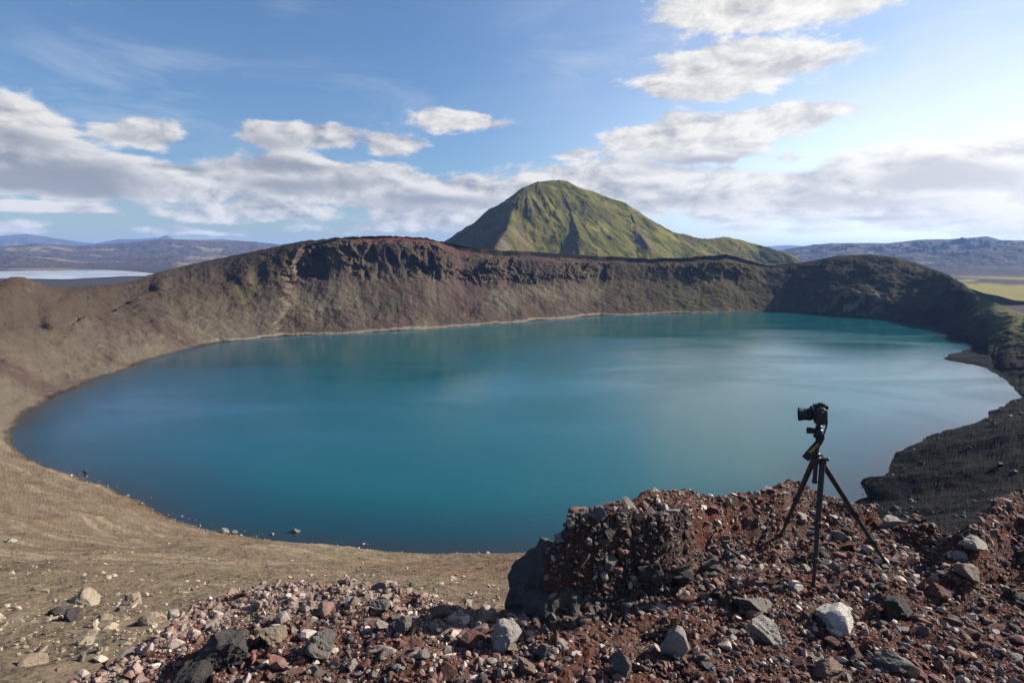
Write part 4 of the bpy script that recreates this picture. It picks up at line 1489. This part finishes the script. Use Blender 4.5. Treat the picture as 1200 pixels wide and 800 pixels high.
def hoodf(bm):
    n = 32
    st = [(0.088, 0.0365), (0.113, 0.0420), (0.113, 0.0400), (0.090, 0.0350)]
    rings = [[bm.verts.new((x, r * math.cos(2 * math.pi * k / n), 0.047 + r * math.sin(2 * math.pi * k / n))) for k in range(n)] for x, r in st]
    for a, b in zip(rings, rings[1:] + rings[:1]):
        for k in range(n):
            bm.faces.new((a[k], a[(k + 1) % n], b[(k + 1) % n], b[k]))


part('lens_hood', hoodf, M_BLK, ln)


def glassf(bm):
    r = bmesh.ops.create_uvsphere(bm, u_segments=24, v_segments=12, radius=0.031)
    bmesh.ops.scale(bm, verts=r['verts'], vec=(0.3, 1, 1))
    bmesh.ops.translate(bm, verts=r['verts'], vec=(0.088, 0, 0.047))


part('front_glass', glassf, M_GLASS, ln)
part('screen', lambda bm: bm_box(bm, Vector((-0.0355, 0.008, 0.044)), (0.005, 0.078, 0.054), None, 0.001), M_SCREEN, camr)


def dials(bm):
    bm_cyl(bm, (-0.008, -0.048, 0.089), (-0.008, -0.048, 0.099), 0.013, 0.012, 20, 0.001)
    bm_cyl(bm, (0.018, -0.056, 0.086), (0.022, -0.057, 0.094), 0.007, 0.006, 16, 0.001)


part('mode_dial', dials, M_BLK, camr)
part('mode_dial', lambda bm: bm_cyl(bm, (-0.006, 0.050, 0.089), (-0.006, 0.050, 0.100), 0.015, 0.014, 22, 0.001), M_BLK, camr)


def lug(sy):
    return lambda bm: bm_cyl(bm, (-0.004, sy * 0.066, 0.082), (-0.004, sy * 0.078, 0.080), 0.003, None, 10, 0.0005)


part('strap_lug', lug(-1), M_SIL, camr)
part('strap_lug', lug(1), M_SIL, camr)

# strap: hangs from the lug at the back right, round the head, then down across the hub
inv = (Matrix.Translation(body_c) @ (tilt @ ROT).to_matrix().to_4x4()).inverted()


def wp(px, py, f):
    return inv @ at_forward(px, py, f)


f0 = dep_hub - 0.005
narrow = [wp(969.5, 492, f0 - 0.04), wp(968.5, 499, f0 - 0.045), wp(966.5, 505, f0 - 0.05), wp(965, 509.5, f0 - 0.055), wp(964.5, 513, f0 - 0.055)]
wide = [wp(965.0, 511, f0 - 0.055), wp(960.5, 517, f0 - 0.060), wp(954, 525, f0 - 0.066), wp(948.5, 531.5, f0 - 0.070), wp(943.5, 537.5, f0 - 0.072)]


def ribbon(pts, w0, across, th=0.0022):
    def f(bm):
        prev = None
        for i, p in enumerate(pts):
            tdir = (pts[min(i + 1, len(pts) - 1)] - pts[max(i - 1, 0)]).normalized()
            ac = (across - tdir * across.dot(tdir)).normalized()
            nn = tdir.cross(ac).normalized()
            wv_ = w0[i] if isinstance(w0, (list, tuple)) else w0
            ring = [bm.verts.new(p + ac * sx * wv_ / 2 + nn * sn * th / 2) for sx, sn in ((-1, -1), (1, -1), (1, 1), (-1, 1))]
            if prev:
                for k in range(4):
                    bm.faces.new((prev[k], prev[(k + 1) % 4], ring[(k + 1) % 4], ring[k]))
            else:
                bm.faces.new(ring[::-1])
            prev = ring
        bm.faces.new(prev)
    return f


VIEWX = inv.to_3x3() @ Vector((0.85, 0, 0.5))
strap = part('strap', ribbon(narrow, 0.010, inv.to_3x3() @ Vector((1, 0, 0.2))), M_STRAP, camr)
pad = part('strap_pad', ribbon(wide, [0.020, 0.036, 0.042, 0.044, 0.044], VIEWX, 0.004), M_STRAP, strap)
# yellow lettering along the pad
tdir = (wide[3] - wide[1]).normalized()
ac = (VIEWX - tdir * VIEWX.dot(tdir)).normalized()
up = -ac
xd = -tdir                                           # reads upward along the strap
zd = xd.cross(up)
tocam = (inv @ Vector((0, 0, EYE)) - wide[2])
if zd.dot(tocam) < 0:
    up = -up
    zd = -zd
tcu = bpy.data.curves.new('lettering', 'FONT')
tcu.body = 'Nikon'
tcu.size = 0.030
tcu.extrude = 0.0005
tcu.align_x = 'CENTER'
tcu.align_y = 'CENTER'
tob = bpy.data.objects.new('lettering', tcu)
COL.objects.link(tob)
bpy.context.view_layer.update()
tme = bpy.data.meshes.new_from_object(tob.evaluated_get(bpy.context.evaluated_depsgraph_get()))
bpy.data.objects.remove(tob)
tme.materials.clear()
tme.materials.append(M_YEL)
mt = Matrix((xd, up, zd)).transposed().to_4x4()
mt.translation = wide[2] + zd * 0.0032
tme.transform(mt)
tl = link('lettering', tme, strap)


# ------------------------------------------------------------------ air
HZ = 21500.
bm = bmesh.new()
bmesh.ops.create_cube(bm, size=1.0)
bmesh.ops.scale(bm, verts=bm.verts, vec=(2 * HZ, 2 * HZ, 420))
bmesh.ops.translate(bm, verts=bm.verts, vec=(0, 0, -40 + 210))
hm = bpy.data.meshes.new('haze')
bm.to_mesh(hm)
bm.free()
mh = bpy.data.materials.new('haze_air')
mh.use_nodes = True
nt = mh.node_tree
for n_ in list(nt.nodes):
    if n_.type == 'BSDF_PRINCIPLED':
        nt.nodes.remove(n_)
pv = nt.nodes.new('ShaderNodeVolumePrincipled')
pv.inputs['Color'].default_value = (0.30, 0.50, 1.0, 1)
pv.inputs['Density'].default_value = 5.3e-5
pv.inputs['Anisotropy'].default_value = 0.1
nt.links.new(pv.outputs[0], nt.nodes['Material Output'].inputs['Volume'])
hm.materials.append(mh)
tag(link('haze', hm), kind='stuff')
